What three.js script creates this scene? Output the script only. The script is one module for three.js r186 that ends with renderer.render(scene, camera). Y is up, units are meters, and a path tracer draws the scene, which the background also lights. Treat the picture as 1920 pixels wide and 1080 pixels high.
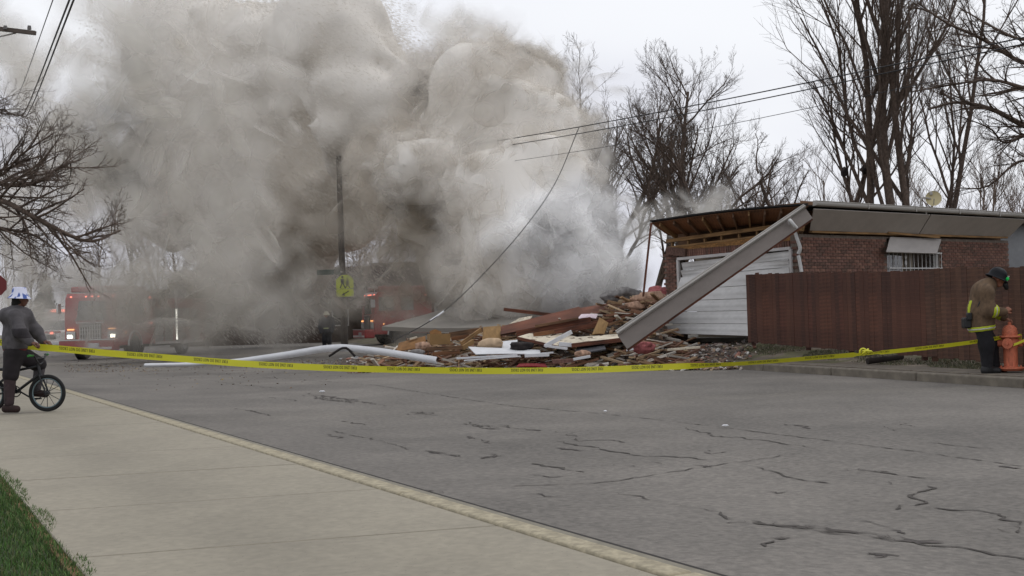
import * as THREE from 'three';
import { mergeGeometries, mergeVertices } from 'three/addons/utils/BufferGeometryUtils.js';
import { RoundedBoxGeometry } from 'three/addons/geometries/RoundedBoxGeometry.js';

// ---------------------------------------------------------------- camera, sky, sun, exposure
const scene = new THREE.Scene();
const EYE = 1.25, FPX = 2310;                       // lens in pixels of the 1920 wide photograph
const camera = new THREE.PerspectiveCamera(2 * Math.atan(540 / FPX) * 180 / Math.PI, 16 / 9, 0.1, 900);
camera.position.set(0, EYE, 0);
camera.rotation.set(Math.atan(55.6 / FPX), 0, -0.030, 'YXZ');
camera.updateMatrixWorld(true);
const renderer = new THREE.WebGLRenderer({ antialias: true });
renderer.toneMapping = THREE.LinearToneMapping;
renderer.toneMappingExposure = 1.0;
renderer.shadowMap.enabled = true;

let seedState = 12345;
function seed(n) { seedState = n | 0; }
function rnd() { seedState = (seedState + 0x6d2b79f5) | 0; let t = Math.imul(seedState ^ (seedState >>> 15), 1 | seedState); t = (t + Math.imul(t ^ (t >>> 7), 61 | t)) ^ t; return ((t ^ (t >>> 14)) >>> 0) / 4294967296; }
const rr = (a, b) => a + (b - a) * rnd();
const gauss = () => Math.sqrt(-2 * Math.log(1 - rnd() * 0.9999)) * Math.cos(6.28318 * rnd());
const clamp = (x, a, b) => Math.min(b, Math.max(a, x)), lerp = (a, b, t) => a + (b - a) * t;
const sstep = (a, b, x) => { const t = clamp((x - a) / (b - a), 0, 1); return t * t * (3 - 2 * t); };
// value noise in 2 and 3 dimensions
function hash3(x, y, z) { let h = Math.imul(x, 374761393) ^ Math.imul(y, 668265263) ^ Math.imul(z, 2147483647 - 1640531527); h = Math.imul(h ^ (h >>> 13), 1274126177); return ((h ^ (h >>> 16)) >>> 0) / 4294967296; }
function noise3(x, y, z) {
  const i = Math.floor(x), j = Math.floor(y), k = Math.floor(z); let u = x - i, v = y - j, w = z - k;
  u = u * u * (3 - 2 * u); v = v * v * (3 - 2 * v); w = w * w * (3 - 2 * w);
  const L = lerp;
  return L(L(L(hash3(i, j, k), hash3(i + 1, j, k), u), L(hash3(i, j + 1, k), hash3(i + 1, j + 1, k), u), v), L(L(hash3(i, j, k + 1), hash3(i + 1, j, k + 1), u), L(hash3(i, j + 1, k + 1), hash3(i + 1, j + 1, k + 1), u), v), w);
}
const fbm = (x, y, z = 0, o = 4) => { let s = 0, a = 0.5, t = 0; for (let i = 0; i < o; i++) { s += a * noise3(x, y, z); t += a; a *= 0.5; x = x * 2.03 + 17.1; y = y * 2.03 + 5.3; z = z * 2.03 + 9.7; } return s / t; };

{ // overcast sky: thin bright cloud with faint lavender grey streaks
  const W = 512, H = 256, data = new Float32Array(W * H * 4);
  for (let r = 0; r < H; r++) for (let c = 0; c < W; c++) {
    const up = ((r + 0.5) / H - 0.5) * Math.PI, az = ((c + 0.5) / W) * 2 * Math.PI, y = Math.sin(up), x = Math.cos(up) * Math.cos(az), z = Math.cos(up) * Math.sin(az);
    const k = 1 / (Math.max(y, 0) + 0.25);
    const s = fbm(x * k * 1.6 + 3, z * k * 1.6 + 8, 2.2, 5), g = sstep(0.35, 0.72, s);
    const b = (0.86 + 0.10 * Math.max(y, 0)) * lerp(1.08, 0.85, g);
    const i = (r * W + c) * 4;
    data[i] = b * lerp(0.98, 0.95, g); data[i + 1] = b * lerp(1.0, 0.965, g); data[i + 2] = b * lerp(1.045, 1.075, g); data[i + 3] = 1;
  }
  const sky = new THREE.DataTexture(data, W, H, THREE.RGBAFormat, THREE.FloatType);
  sky.mapping = THREE.EquirectangularReflectionMapping; sky.magFilter = THREE.LinearFilter; sky.wrapS = THREE.RepeatWrapping; sky.needsUpdate = true;
  scene.background = sky; scene.environment = sky;
}
const sun = new THREE.DirectionalLight(new THREE.Color(1, 0.96, 0.9), 0.6);
sun.position.set(30, 42, -40); sun.castShadow = true; sun.shadow.radius = 30;
Object.assign(sun.shadow.camera, { left: -60, right: 60, top: 60, bottom: -60, near: 1, far: 220 });
scene.add(sun, sun.target); sun.target.position.set(0, 0, -30);

// ---------------------------------------------------------------- helpers
const V = (x, y, z) => new THREE.Vector3(x, y, z);
function dirOf(px, py) { return V((px - 960) / FPX, (540 - py) / FPX, -1).applyQuaternion(camera.quaternion); }
function G(px, py, y = 0) { const d = dirOf(px, py); return camera.position.clone().addScaledVector(d, (y - EYE) / d.y); }          // where a sight line meets level y
function D(px, py, depth) { const d = dirOf(px, py); return camera.position.clone().addScaledVector(d, -depth / d.z); }              // a point at that depth
const taken = new Map();
function numbered(name) { const n = taken.get(name) ?? 0; taken.set(name, n + 1); return n ? `${name}_${String(n).padStart(3, '0')}` : name; }
function tag(o, label, category, group, kind) { if (label) o.userData.label = label; if (category) o.userData.category = category; if (group) o.userData.group = group; if (kind) o.userData.kind = kind; return o; }
function shade(o) { o.traverse((m) => { if (m.isMesh) { m.castShadow = true; m.receiveShadow = true; } }); return o; }
function mk(name, geo, mat, parent) {             // one named mesh
  const g = Array.isArray(geo) ? merge(geo) : geo, m = new THREE.Mesh(g, mat);
  m.name = parent ? name : numbered(name); m.castShadow = m.receiveShadow = true; (parent ?? scene).add(m); return m;
}
function thing(name, label, category, pos = V(0, 0, 0), turn = 0, group) {
  const o = new THREE.Group(); o.name = numbered(name); o.position.copy(pos); o.rotation.y = turn; tag(o, label, category, group); scene.add(o); o.updateMatrixWorld(true); return o;
}
function merge(list) {
  const l = list.map((g) => { let h = g.index ? g.toNonIndexed() : g; if (!h.attributes.uv) h.setAttribute('uv', new THREE.BufferAttribute(new Float32Array(h.attributes.position.count * 2), 2)); if (!h.attributes.normal) h.computeVertexNormals(); for (const k of Object.keys(h.attributes)) if (!['position', 'normal', 'uv', 'color'].includes(k)) h.deleteAttribute(k); return h; });
  return mergeGeometries(l);
}
const box = (w, h, d, x = 0, y = 0, z = 0) => metric(new THREE.BoxGeometry(w, h, d), w, h, d).translate(x, y, z);
function metric(g, w, h, d) {                       // uv of a box in metres
  const uv = g.attributes.uv, s = [[d, h], [d, h], [w, d], [w, d], [w, h], [w, h]];
  for (let f = 0; f < 6; f++) for (let k = 0; k < 4; k++) uv.setXY(f * 4 + k, uv.getX(f * 4 + k) * s[f][0], uv.getY(f * 4 + k) * s[f][1]);
  return g;
}
const rbox = (w, h, d, r = 0.01, x = 0, y = 0, z = 0, seg = 2) => new RoundedBoxGeometry(w, h, d, seg, Math.min(r, w / 2.01, h / 2.01, d / 2.01)).translate(x, y, z);
const cyl = (r1, r2, h, n = 12) => new THREE.CylinderGeometry(r1, r2, h, n);
function place(g, p, q) { return g.applyMatrix4(new THREE.Matrix4().compose(p, q ?? new THREE.Quaternion(), V(1, 1, 1))); }
function frameOf(a, b, up = V(0, 1, 0)) {           // basis: x along a-b, y as near up as it gets
  const x = b.clone().sub(a).normalize(), z = x.clone().cross(up).normalize(), y = z.clone().cross(x);
  return new THREE.Quaternion().setFromRotationMatrix(new THREE.Matrix4().makeBasis(x, y, z));
}
// a bar between two points: h thick along 'up', w across
function bar(a, b, h, w, up, chamfer = 0) {
  const L = a.distanceTo(b), g = chamfer ? rbox(L, h, w, chamfer, 0, 0, 0, 1) : box(L, h, w);
  if (chamfer) { const p = g.attributes.position, q = g.attributes.uv, o = a.x * 3.1 + a.z; for (let i = 0; i < p.count; i++) q.setXY(i, p.getX(i) + o, p.getY(i) + p.getZ(i)); }
  return place(g, a.clone().lerp(b, 0.5), frameOf(a, b, up));
}
function rod(a, b, r1, r2 = r1, n = 8) { const L = a.distanceTo(b), g = cyl(r2, r1, L, n); return place(g, a.clone().lerp(b, 0.5), new THREE.Quaternion().setFromUnitVectors(V(0, 1, 0), b.clone().sub(a).normalize())); }
function tube(points, r, seg = 24, n = 6) { return new THREE.TubeGeometry(new THREE.CatmullRomCurve3(points), seg, r, n); }
function sheet(fn, nu, nv, uvs = [1, 1]) {          // a grid surface fn(u, v) -> Vector3
  const p = [], uv = [], ix = [];
  for (let j = 0; j <= nv; j++) for (let i = 0; i <= nu; i++) { const q = fn(i / nu, j / nv); p.push(q.x, q.y, q.z); uv.push(i / nu * uvs[0], j / nv * uvs[1]); }
  for (let j = 0; j < nv; j++) for (let i = 0; i < nu; i++) { const a = j * (nu + 1) + i, b = a + 1, c = a + nu + 1, d = c + 1; ix.push(a, b, d, a, d, c); }
  const g = new THREE.BufferGeometry(); g.setAttribute('position', new THREE.Float32BufferAttribute(p, 3)); g.setAttribute('uv', new THREE.Float32BufferAttribute(uv, 2)); g.setIndex(ix); g.computeVertexNormals(); return g;
}
// a sheet with thickness t: front, back and rim
function slab(fn, nu, nv, t, uvs = [1, 1]) {
  const f = sheet(fn, nu, nv, uvs), n = f.attributes.normal, p = f.attributes.position, b = f.clone(), q = b.attributes.position;
  for (let i = 0; i < p.count; i++) q.setXYZ(i, p.getX(i) - n.getX(i) * t, p.getY(i) - n.getY(i) * t, p.getZ(i) - n.getZ(i) * t);
  b.setIndex(Array.from(b.index.array).reverse()); b.computeVertexNormals();
  const rim = [], W = nu + 1, loop = [];
  for (let i = 0; i < nu; i++) loop.push(i); for (let j = 0; j < nv; j++) loop.push(j * W + nu); for (let i = nu; i > 0; i--) loop.push(nv * W + i); for (let j = nv; j > 0; j--) loop.push(j * W);
  for (let k = 0; k < loop.length; k++) { const a = loop[k], c = loop[(k + 1) % loop.length]; for (const [s, m] of [[p, a], [q, a], [q, c], [p, a], [q, c], [p, c]]) rim.push(s.getX(m), s.getY(m), s.getZ(m)); }
  const r = new THREE.BufferGeometry(); r.setAttribute('position', new THREE.Float32BufferAttribute(rim, 3)); r.computeVertexNormals();
  return merge([f, b, r]);
}
// polygon in the xz plane at level y (list of Vector3), fan by ShapeGeometry, uv in metres
function flat(points, y) {
  const s = new THREE.Shape(points.map((p) => new THREE.Vector2(p.x, -p.z))), g = new THREE.ShapeGeometry(s); g.rotateX(-Math.PI / 2); g.translate(0, y, 0); return g;
}
// ---------------------------------------------------------------- textures
function tex(w, h, fn, srgb = true, rep = [1, 1]) {   // fn(u, v) -> [r, g, b] 0..1
  const d = new Uint8Array(w * h * 4);
  for (let j = 0; j < h; j++) for (let i = 0; i < w; i++) { const c = fn(i / w, j / h, i, j), k = (j * w + i) * 4; d[k] = clamp(c[0], 0, 1) * 255; d[k + 1] = clamp(c[1], 0, 1) * 255; d[k + 2] = clamp(c[2], 0, 1) * 255; d[k + 3] = 255; }
  const t = new THREE.DataTexture(d, w, h); t.wrapS = t.wrapT = THREE.RepeatWrapping; t.magFilter = THREE.LinearFilter; t.minFilter = THREE.LinearMipmapLinearFilter; if (srgb) t.colorSpace = THREE.SRGBColorSpace; t.repeat.set(...rep); t.needsUpdate = true; return t;
}
// tileable fbm: p periods over the tile
function tnoise(u, v, p, o = 4, z = 0) {
  let s = 0, a = 0.5, t = 0, P = p;
  for (let k = 0; k < o; k++) {
    const x = u * P, y = v * P, i = Math.floor(x), j = Math.floor(y); let fx = x - i, fy = y - j; fx = fx * fx * (3 - 2 * fx); fy = fy * fy * (3 - 2 * fy);
    const h = (m, n) => hash3(((m % P) + P) % P, ((n % P) + P) % P, z + k * 7);
    s += a * lerp(lerp(h(i, j), h(i + 1, j), fx), lerp(h(i, j + 1), h(i + 1, j + 1), fx), fy); t += a; a *= 0.55; P *= 2;
  }
  return s / t;
}
const grain = (base, amp, p, z, w = 256, o = 5) => tex(w, w, (u, v) => { const n = tnoise(u, v, p, o, z) - 0.5, m = hash3(Math.floor(u * w), Math.floor(v * w), z + 99) - 0.5; return base.map((b) => b * (1 + amp * (2 * n + 0.35 * m))); });
const hexRGB = (h) => [(h >> 16) / 255, ((h >> 8) & 255) / 255, (h & 255) / 255];
const M = (o) => new THREE.MeshStandardMaterial({ roughness: 0.85, ...o });
const pool = new Map();                               // neutral grain pictures, shared between materials and tinted by their colour
function pooled(key, make, rx, ry) { if (!pool.has(key)) pool.set(key, make()); const t = pool.get(key).clone(); t.repeat.set(rx, ry); t.needsUpdate = true; return t; }
const tint = (h) => new THREE.Color(h).multiplyScalar(1 / 0.604);
const woodM = (h, z, amp = 0.35, rough = 0.85) => { const a = amp > 0.42 ? 0.5 : 0.36, k = z % 3, t = pooled(`wood${a}${k}`, () => tex(256, 256, (u, v) => { const g = tnoise(u, v, 2, 3, 400 + k), s = tnoise(u, v * 16 % 1, 4, 4, 403 + k), q = tnoise(u, v, 6, 2, 409 + k), w = 0.8 * (1 + a * ((s - 0.5) * 1.4 + (g - 0.5) + (q - 0.5) * 0.6)); return [w, w, w]; }), 0.8, 0.8); return M({ map: t, color: tint(h), roughness: rough, bumpMap: t, bumpScale: 0.003 }); };
const plainM = (h, z = 3, amp = 0.12, rough = 0.8, p = 6, rep = 1, extra = {}) => { const a = [0.08, 0.15, 0.22, 0.3, 0.42].reduce((m, q) => Math.abs(q - amp) < Math.abs(m - amp) ? q : m), P = p > 7 ? 9 : 5, k = z % 2; return M({ map: pooled(`g${a}${P}${k}`, () => grain([0.8, 0.8, 0.8], a, P, 420 + k + P, 256), rep, rep), color: tint(h), roughness: rough, ...extra }); };

// ---------------------------------------------------------------- ground, road, pavements
const nk0 = G(1250, 1080, 0.15), nk1 = G(130, 737, 0.15);                  // top edge of the near kerb
const nd = nk1.clone().sub(nk0).setY(0).normalize(), nn = V(nd.z, 0, -nd.x);   // along the near kerb, and to its left (away from the road)
if (nn.x > 0) nn.negate();
const fk0 = G(1920, 728), fk1 = G(1530, 702), fd = fk1.clone().sub(fk0).setY(0).normalize(), fn = V(-fd.z, 0, fd.x);  // foot of the far kerb; fn points into the lot
if (fn.x < 0) fn.negate();

const nearAt = (s, off = 0) => nk0.clone().addScaledVector(nd, s).addScaledVector(nn, off);
const farAt = (s, off = 0) => fk0.clone().addScaledVector(fd, s).addScaledVector(fn, off);
const roadY = (x, z) => 0.078 * (1 - sstep(0.2, 2.4, -((x - nk0.x) * nn.x + (z - nk0.z) * nn.z)));   // the tarmac is built up against the near gutter
const asphaltT = tex(1024, 1024, (u, v) => {
  const n = tnoise(u, v, 5, 5, 1), big = tnoise(u, v, 2, 3, 4), s = hash3(Math.floor(u * 1024), Math.floor(v * 1024), 7), f = tnoise(u, v, 128, 2, 12), lt = s > 0.985 ? 0.16 : s < 0.03 ? -0.12 : 0;
  const k = 0.41 * (1 + 0.16 * (n - 0.5) + 0.30 * (big - 0.5) + 0.30 * (f - 0.5)) + lt * 0.55; return [k * 1.02, k * 0.98, k * 0.925];
});
asphaltT.repeat.set(1 / 4.3, 1 / 4.3);
const asphaltM = M({ map: asphaltT, bumpMap: asphaltT, bumpScale: 0.006, roughness: 0.92 });
const ground = mk('ground', new THREE.PlaneGeometry(900, 900).rotateX(-Math.PI / 2).translate(0, -0.03, -250), plainM(0x5d5648, 5, 0.3, 0.95, 8, 120)); tag(ground, null, null, null, 'structure');
{
  // road: between the kerbs, widening to the junction where the engines stand
  const edge = (q) => q < 42 ? farAt(q - 8, 0.02) : q < 60 ? farAt(34, 0.02).lerp(V(60, 0, -62), (q - 42) / 18) : V(60, 0, -62).lerp(V(80, 0, -170), (q - 60) / 90);
  const g = sheet((u, v) => { const q = -14 + 164 * Math.pow(u, 1.7); const p = nearAt(q, -0.39).lerp(edge(q), v * v * 0.5 + v * 0.5); return p.setY(roadY(p.x, p.z)); }, 220, 80), gp = g.attributes.position, wear = new Float32Array(gp.count * 3);
  for (let i = 0; i < gp.count; i++) { const x = gp.getX(i), z = gp.getZ(i), a = fbm(x * 0.45, z * 0.45, 3, 4), b = fbm(x * 1.7 + 4, z * 1.7, 8, 3), k = 1 + 0.42 * (a - 0.5) + 0.22 * (b - 0.5); wear.set([k * 1.01, k, k * 0.985], i * 3); g.attributes.uv.setXY(i, x, -z); }
  g.setAttribute('color', new THREE.BufferAttribute(wear, 3)); asphaltM.vertexColors = true;
  const road = mk('road', g, asphaltM); tag(road, null, null, null, 'structure');
  // hairline and open cracks, dirt lodged in them: thin ribbons just above the tarmac
  const crackM = M({ color: 0x45403b, roughness: 1 }), patchM = plainM(0x4c4642, 8, 0.4, 0.95, 8, 2);
  seed(31);
  const ribbon = (pix, w, mat, name, rough = 1) => {
    const P = pix.map(([x, y]) => G(x, y)), pos = [], ix = [], uv = []; const pts2 = [];
    for (let i = 0; i < P.length - 1; i++) { const n = Math.max(2, Math.ceil(P[i].distanceTo(P[i + 1]) / 0.05)); for (let k = 0; k < n; k++) pts2.push(P[i].clone().lerp(P[i + 1], k / n)); } pts2.push(P[P.length - 1]);
    pts2.forEach((p, i) => { const q = pts2[Math.min(i + 1, pts2.length - 1)], o = pts2[Math.max(i - 1, 0)], d = q.clone().sub(o).normalize(), e = i === 0 || i === pts2.length - 1 ? 0.1 : 1; const j = (fbm(p.x * 7, p.z * 7, w * 99, 3) - 0.5) * 0.2 * rough; const fb = fbm(p.x * 9 + 9, p.z * 9, 3, 3), ww = w * e * (mat === crackM ? 0.45 : 0.8) * (0.1 + 2.2 * sstep(0.25, 0.75, fb)) * 0.5;
      const c = V(p.x - d.z * j, 0, p.z + d.x * j); c.y = roadY(c.x, c.z) + 0.005; pos.push(c.x - d.z * ww, c.y, c.z + d.x * ww, c.x + d.z * ww, c.y, c.z - d.x * ww); uv.push(c.x, c.z, c.x + 0.1, c.z); if (i) { const k = i * 2; ix.push(k - 2, k, k - 1, k - 1, k, k + 1); } });
    const gg = new THREE.BufferGeometry(); gg.setAttribute('position', new THREE.Float32BufferAttribute(pos, 3)); gg.setAttribute('uv', new THREE.Float32BufferAttribute(uv, 2)); gg.setIndex(ix); gg.computeVertexNormals(); if (gg.attributes.normal.getY(2) < 0) { gg.setIndex(ix.reverse()); gg.computeVertexNormals(); }
    mk(name, gg, mat, road);
  };
  const crazed = (pix, w) => { for (let k = 0; k < 6; k++) { const o = (k - 2.5) / 2.5 * w * 26, a = rr(0, 0.4), b = rr(0.6, 1), n = pix.length - 1, cut = (t) => { const f = t * n, i = Math.min(Math.floor(f), n - 1); return [lerp(pix[i][0], pix[i + 1][0], f - i), lerp(pix[i][1], pix[i + 1][1], f - i) + o + rr(-1, 1)]; }; ribbon([a, lerp(a, b, 0.33), lerp(a, b, 0.66), b].map(cut), w * rr(0.18, 0.5), rnd() < 0.5 ? crackM : patchM, 'crack', 1.6); } };
  ribbon([[700, 722], [960, 762], [1130, 776], [1300, 795], [1500, 820], [1700, 845], [1920, 875]], 0.025, crackM, 'crack', 0.4);
  ribbon([[1280, 802], [1345, 818], [1420, 825], [1535, 842]], 0.03, crackM, 'crack');
  ribbon([[960, 926], [1110, 912], [1240, 888], [1380, 868], [1500, 850]], 0.02, crackM, 'crack', 0.5);
  ribbon([[860, 795], [960, 802], [1015, 808]], 0.05, crackM, 'crack'); ribbon([[1040, 828], [1100, 838], [1200, 855], [1260, 858], [1330, 862]], 0.035, crackM, 'crack'); ribbon([[1065, 812], [1085, 828], [1150, 825], [1180, 830]], 0.03, crackM, 'crack');
  ribbon([[990, 872], [1045, 880], [1090, 888]], 0.06, crackM, 'crack'); ribbon([[1410, 875], [1455, 888], [1500, 902], [1565, 908]], 0.04, crackM, 'crack'); ribbon([[1590, 880], [1660, 887], [1720, 895], [1780, 902]], 0.035, crackM, 'crack');
  ribbon([[1745, 912], [1725, 930], [1715, 948], [1790, 955], [1850, 958], [1905, 985], [1930, 1000]], 0.04, crackM, 'crack'); ribbon([[1715, 948], [1690, 957]], 0.03, crackM, 'crack');
  ribbon([[1150, 930], [1190, 938], [1250, 950], [1320, 962], [1380, 985]], 0.035, crackM, 'crack'); crazed([[1380, 978], [1480, 992], [1560, 1000], [1700, 1018], [1800, 1028]], 0.085); ribbon([[1390, 985], [1360, 993]], 0.03, crackM, 'crack');
  ribbon([[1400, 988], [1520, 1002], [1640, 1016], [1760, 1027], [1850, 1038], [1925, 1056]], 0.03, crackM, 'crack'); crazed([[1440, 1022], [1470, 1020], [1490, 1022]], 0.05); ribbon([[1425, 1045], [1445, 1030]], 0.025, crackM, 'crack'); crazed([[1640, 1057], [1670, 1058]], 0.05);
  crazed([[550, 738], [620, 748], [730, 763]], 0.13); ribbon([[440, 768], [480, 775], [510, 782]], 0.05, crackM, 'crack'); crazed([[760, 774], [825, 777]], 0.08); crazed([[860, 792], [905, 800], [960, 803]], 0.1);
  ribbon([[620, 812], [660, 820], [720, 833], [765, 850]], 0.025, crackM, 'crack'); crazed([[790, 850], [830, 855], [860, 865]], 0.06); crazed([[900, 850], [935, 858], [905, 865]], 0.06); ribbon([[380, 700], [460, 705], [560, 712], [700, 722]], 0.03, crackM, 'crack');
  ribbon([[400, 715], [450, 722], [520, 728]], 0.03, crackM, 'crack'); ribbon([[500, 745], [560, 752]], 0.03, crackM, 'crack'); ribbon([[640, 790], [690, 797]], 0.04, crackM, 'crack'); ribbon([[1740, 830], [1860, 842]], 0.02, crackM, 'crack');
  for (let i = 0; i < 34; i++) { const x = rr(420, 1880), y = rr(790, 1040), l = rr(18, 60); if (x < 700 && y > 860) continue; ribbon([[x, y], [x + l * 0.5, y + l * rr(0.02, 0.2)], [x + l, y + l * rr(0.02, 0.3)]], rr(0.010, 0.03), rnd() < 0.35 ? crackM : patchM, 'crack', 1.4); }
}
// near pavement: concrete slabs with open joints and a kerb with worn edge
const concT = tex(512, 512, (u, v) => { const n = tnoise(u, v, 4, 5, 21), f = tnoise(u, v, 64, 3, 23), b = tnoise(u, v, 2, 2, 29), s = hash3(Math.floor(u * 512), Math.floor(v * 512), 5); const k = 0.535 * (1 + 0.14 * (n - 0.5) + 0.14 * (f - 0.5) + 0.10 * (b - 0.5)) - (s > 0.9985 ? 0.2 : 0); return [k * 1.033, k * 0.984, k * 0.872]; });
concT.repeat.set(0.4, 0.4);
const concM = M({ map: concT, bumpMap: concT, bumpScale: 0.0012, roughness: 0.9 });
const kerbT = tex(256, 256, (u, v) => { const n = tnoise(u, v, 8, 4, 31), w = tnoise(u, v, 16, 3, 35); const k = lerp(0.54, 0.62, sstep(0.35, 0.7, n)) * (0.88 + 0.24 * w); return [k * 1.04, k * 0.98, k * 0.83]; }); kerbT.repeat.set(2.3, 2.3);
const kerbM = M({ map: kerbT, roughness: 0.95 });
const gutterM = plainM(0x7f7a6c, 41, 0.22, 0.95, 6, 1);
{
  const walk = thing('pavement', null, null); tag(walk, null, null, null, 'structure');
  const turn = Math.atan2(-nd.z, nd.x), W = 2.1, Lslab = 1.78;
  const base = Math.round(1);
  // joints: slabs are set a few degrees off square to the kerb, as in the photograph
  const j1 = [G(60, 957, 0.15), G(735, 912, 0.15)];
  const sAt = (p) => p.clone().sub(nk0).dot(nd), skew = (sAt(j1[0]) - sAt(j1[1])) / 2.2;
  const s0 = sAt(j1[1]);
  for (let i = -5; i < 26; i++) {
    const sa = s0 + i * Lslab + 0.013, sb = s0 + (i + 1) * Lslab - 0.013;
    const shp = new THREE.Shape([[sa, 0.008], [sb, 0.008], [sb + skew * W, W], [sa + skew * W, W]].map(([s, w]) => new THREE.Vector2(s, w)));
    const g = new THREE.ExtrudeGeometry(shp, { depth: 0.16, bevelEnabled: true, bevelThickness: 0.006, bevelSize: 0.006, bevelSegments: 1 });
    // shape x runs along the kerb, shape y to the left of it
    const m = new THREE.Matrix4().makeBasis(nd, nn, V(0, 1, 0)); g.applyMatrix4(m);
    if (m.determinant() < 0) { const ix = g.index; if (ix) ix.array.reverse(); else { const p = g.attributes.position; for (let k = 0; k < p.count; k += 3) { for (const at of ['position', 'uv', 'normal']) { const A = g.attributes[at], n = A.itemSize; for (let c = 0; c < n; c++) { const t = A.array[(k + 1) * n + c]; A.array[(k + 1) * n + c] = A.array[(k + 2) * n + c]; A.array[(k + 2) * n + c] = t; } } } } }
    g.translate(nk0.x, -0.022 + (hash3(i + 40, 3, 1) - 0.5) * 0.004, nk0.z); g.deleteAttribute('normal'); g.computeVertexNormals();
    mk('slab', g, concM, walk);
  }
  for (let i = -3; i < 16; i++) {  // kerb stones along the road
    const a = nearAt(i * 3.05 + 0.01, -0.075), b = nearAt((i + 1) * 3.05 - 0.01, -0.075); a.y = b.y = 0.068;
    mk('kerbstone', bar(a, b, 0.176, 0.14, V(0, 1, 0), 0.02), kerbM, walk);
  }
  const ga = nearAt(-12, -0.25), gb = nearAt(46, -0.25); ga.y = gb.y = 0.075;
  mk('gutter', bar(ga, gb, 0.03, 0.21, V(0, 1, 0)), gutterM, walk);
  const seam = nearAt(-12, -0.365), seb = nearAt(46, -0.365); seam.y = seb.y = 0.078; mk('seam', bar(seam, seb, 0.02, 0.04, V(0, 1, 0)), M({ color: 0x2b2724, roughness: 1 }), walk);
}
// grass verge, left of the near pavement
const grassM = M({ vertexColors: true, side: THREE.DoubleSide, roughness: 0.8 });
function grassPatch(name, label, test, n, h, cols, sd, lean = 0.5, y = () => 0.12) {
  seed(sd); const pos = [], col = [];
  let made = 0, tries = 0;
  while (made < n && tries < n * 8) { tries++; const p = test(); if (!p) continue; made++;
    const c = cols[Math.floor(rnd() * cols.length)], v = rr(0.7, 1.25), hh = h * rr(0.5, 1.3), az = rnd() * 6.283, w = rr(0.0025, 0.006) * (h / 0.05), lx = Math.cos(az) * hh * lean * rnd() * 1.6, lz = Math.sin(az) * hh * lean * rnd() * 1.6, ax = rnd() * 6.283, wx = Math.cos(ax) * w, wz = Math.sin(ax) * w, y0 = y(p.x, p.z);
    const P = [[p.x - wx, y0, p.z - wz], [p.x + wx, y0, p.z + wz], [p.x + lx * 0.35 + wx * 0.7, y0 + hh * 0.6, p.z + lz * 0.35 + wz * 0.7], [p.x + lx * 0.35 - wx * 0.7, y0 + hh * 0.6, p.z + lz * 0.35 - wz * 0.7], [p.x + lx, y0 + hh, p.z + lz]];
    for (const t of [0, 1, 2, 0, 2, 3, 3, 2, 4]) { pos.push(...P[t]); col.push(c[0] * v, c[1] * v, c[2] * v); } }
  const g = new THREE.BufferGeometry(); g.setAttribute('position', new THREE.Float32BufferAttribute(pos, 3)); g.setAttribute('color', new THREE.Float32BufferAttribute(col, 3)); g.computeVertexNormals();
  const m = mk(name, g, grassM); tag(m, label, 'grass', null, 'stuff'); return m;
}
{
  const v = mk('verge', flat([nearAt(-12, 2.06), nearAt(48, 2.06), nearAt(48, 9), nearAt(-12, 9)], 0.11), plainM(0x2e3a1c, 61, 0.4, 1, 12, 3)); tag(v, null, null, null, 'structure');
  const soil = plainM(0x6a5335, 62, 0.3, 1, 10, 2);
  mk('verge_edge', bar(V(...nearAt(-12, 2.11).setY(0.10).toArray()), V(...nearAt(48, 2.11).setY(0.10).toArray()), 0.06, 0.09, V(0, 1, 0)), soil).userData.kind = 'structure';
  grassPatch('grass', 'short green grass growing beside the concrete pavement', () => { const s = rr(-1, 9), o = 2.06 + Math.pow(rnd(), 1.5) * 2.4 - 0.03; const e = (fbm(s * 2.2, 3, 1, 3) - 0.5) * 0.22; if (o + e < 2.06) return null; return nearAt(s, o); }, 60000, 0.036, [[0.06, 0.135, 0.022], [0.05, 0.115, 0.02], [0.085, 0.15, 0.035], [0.04, 0.085, 0.016], [0.12, 0.13, 0.05]], 5);
}
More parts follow.
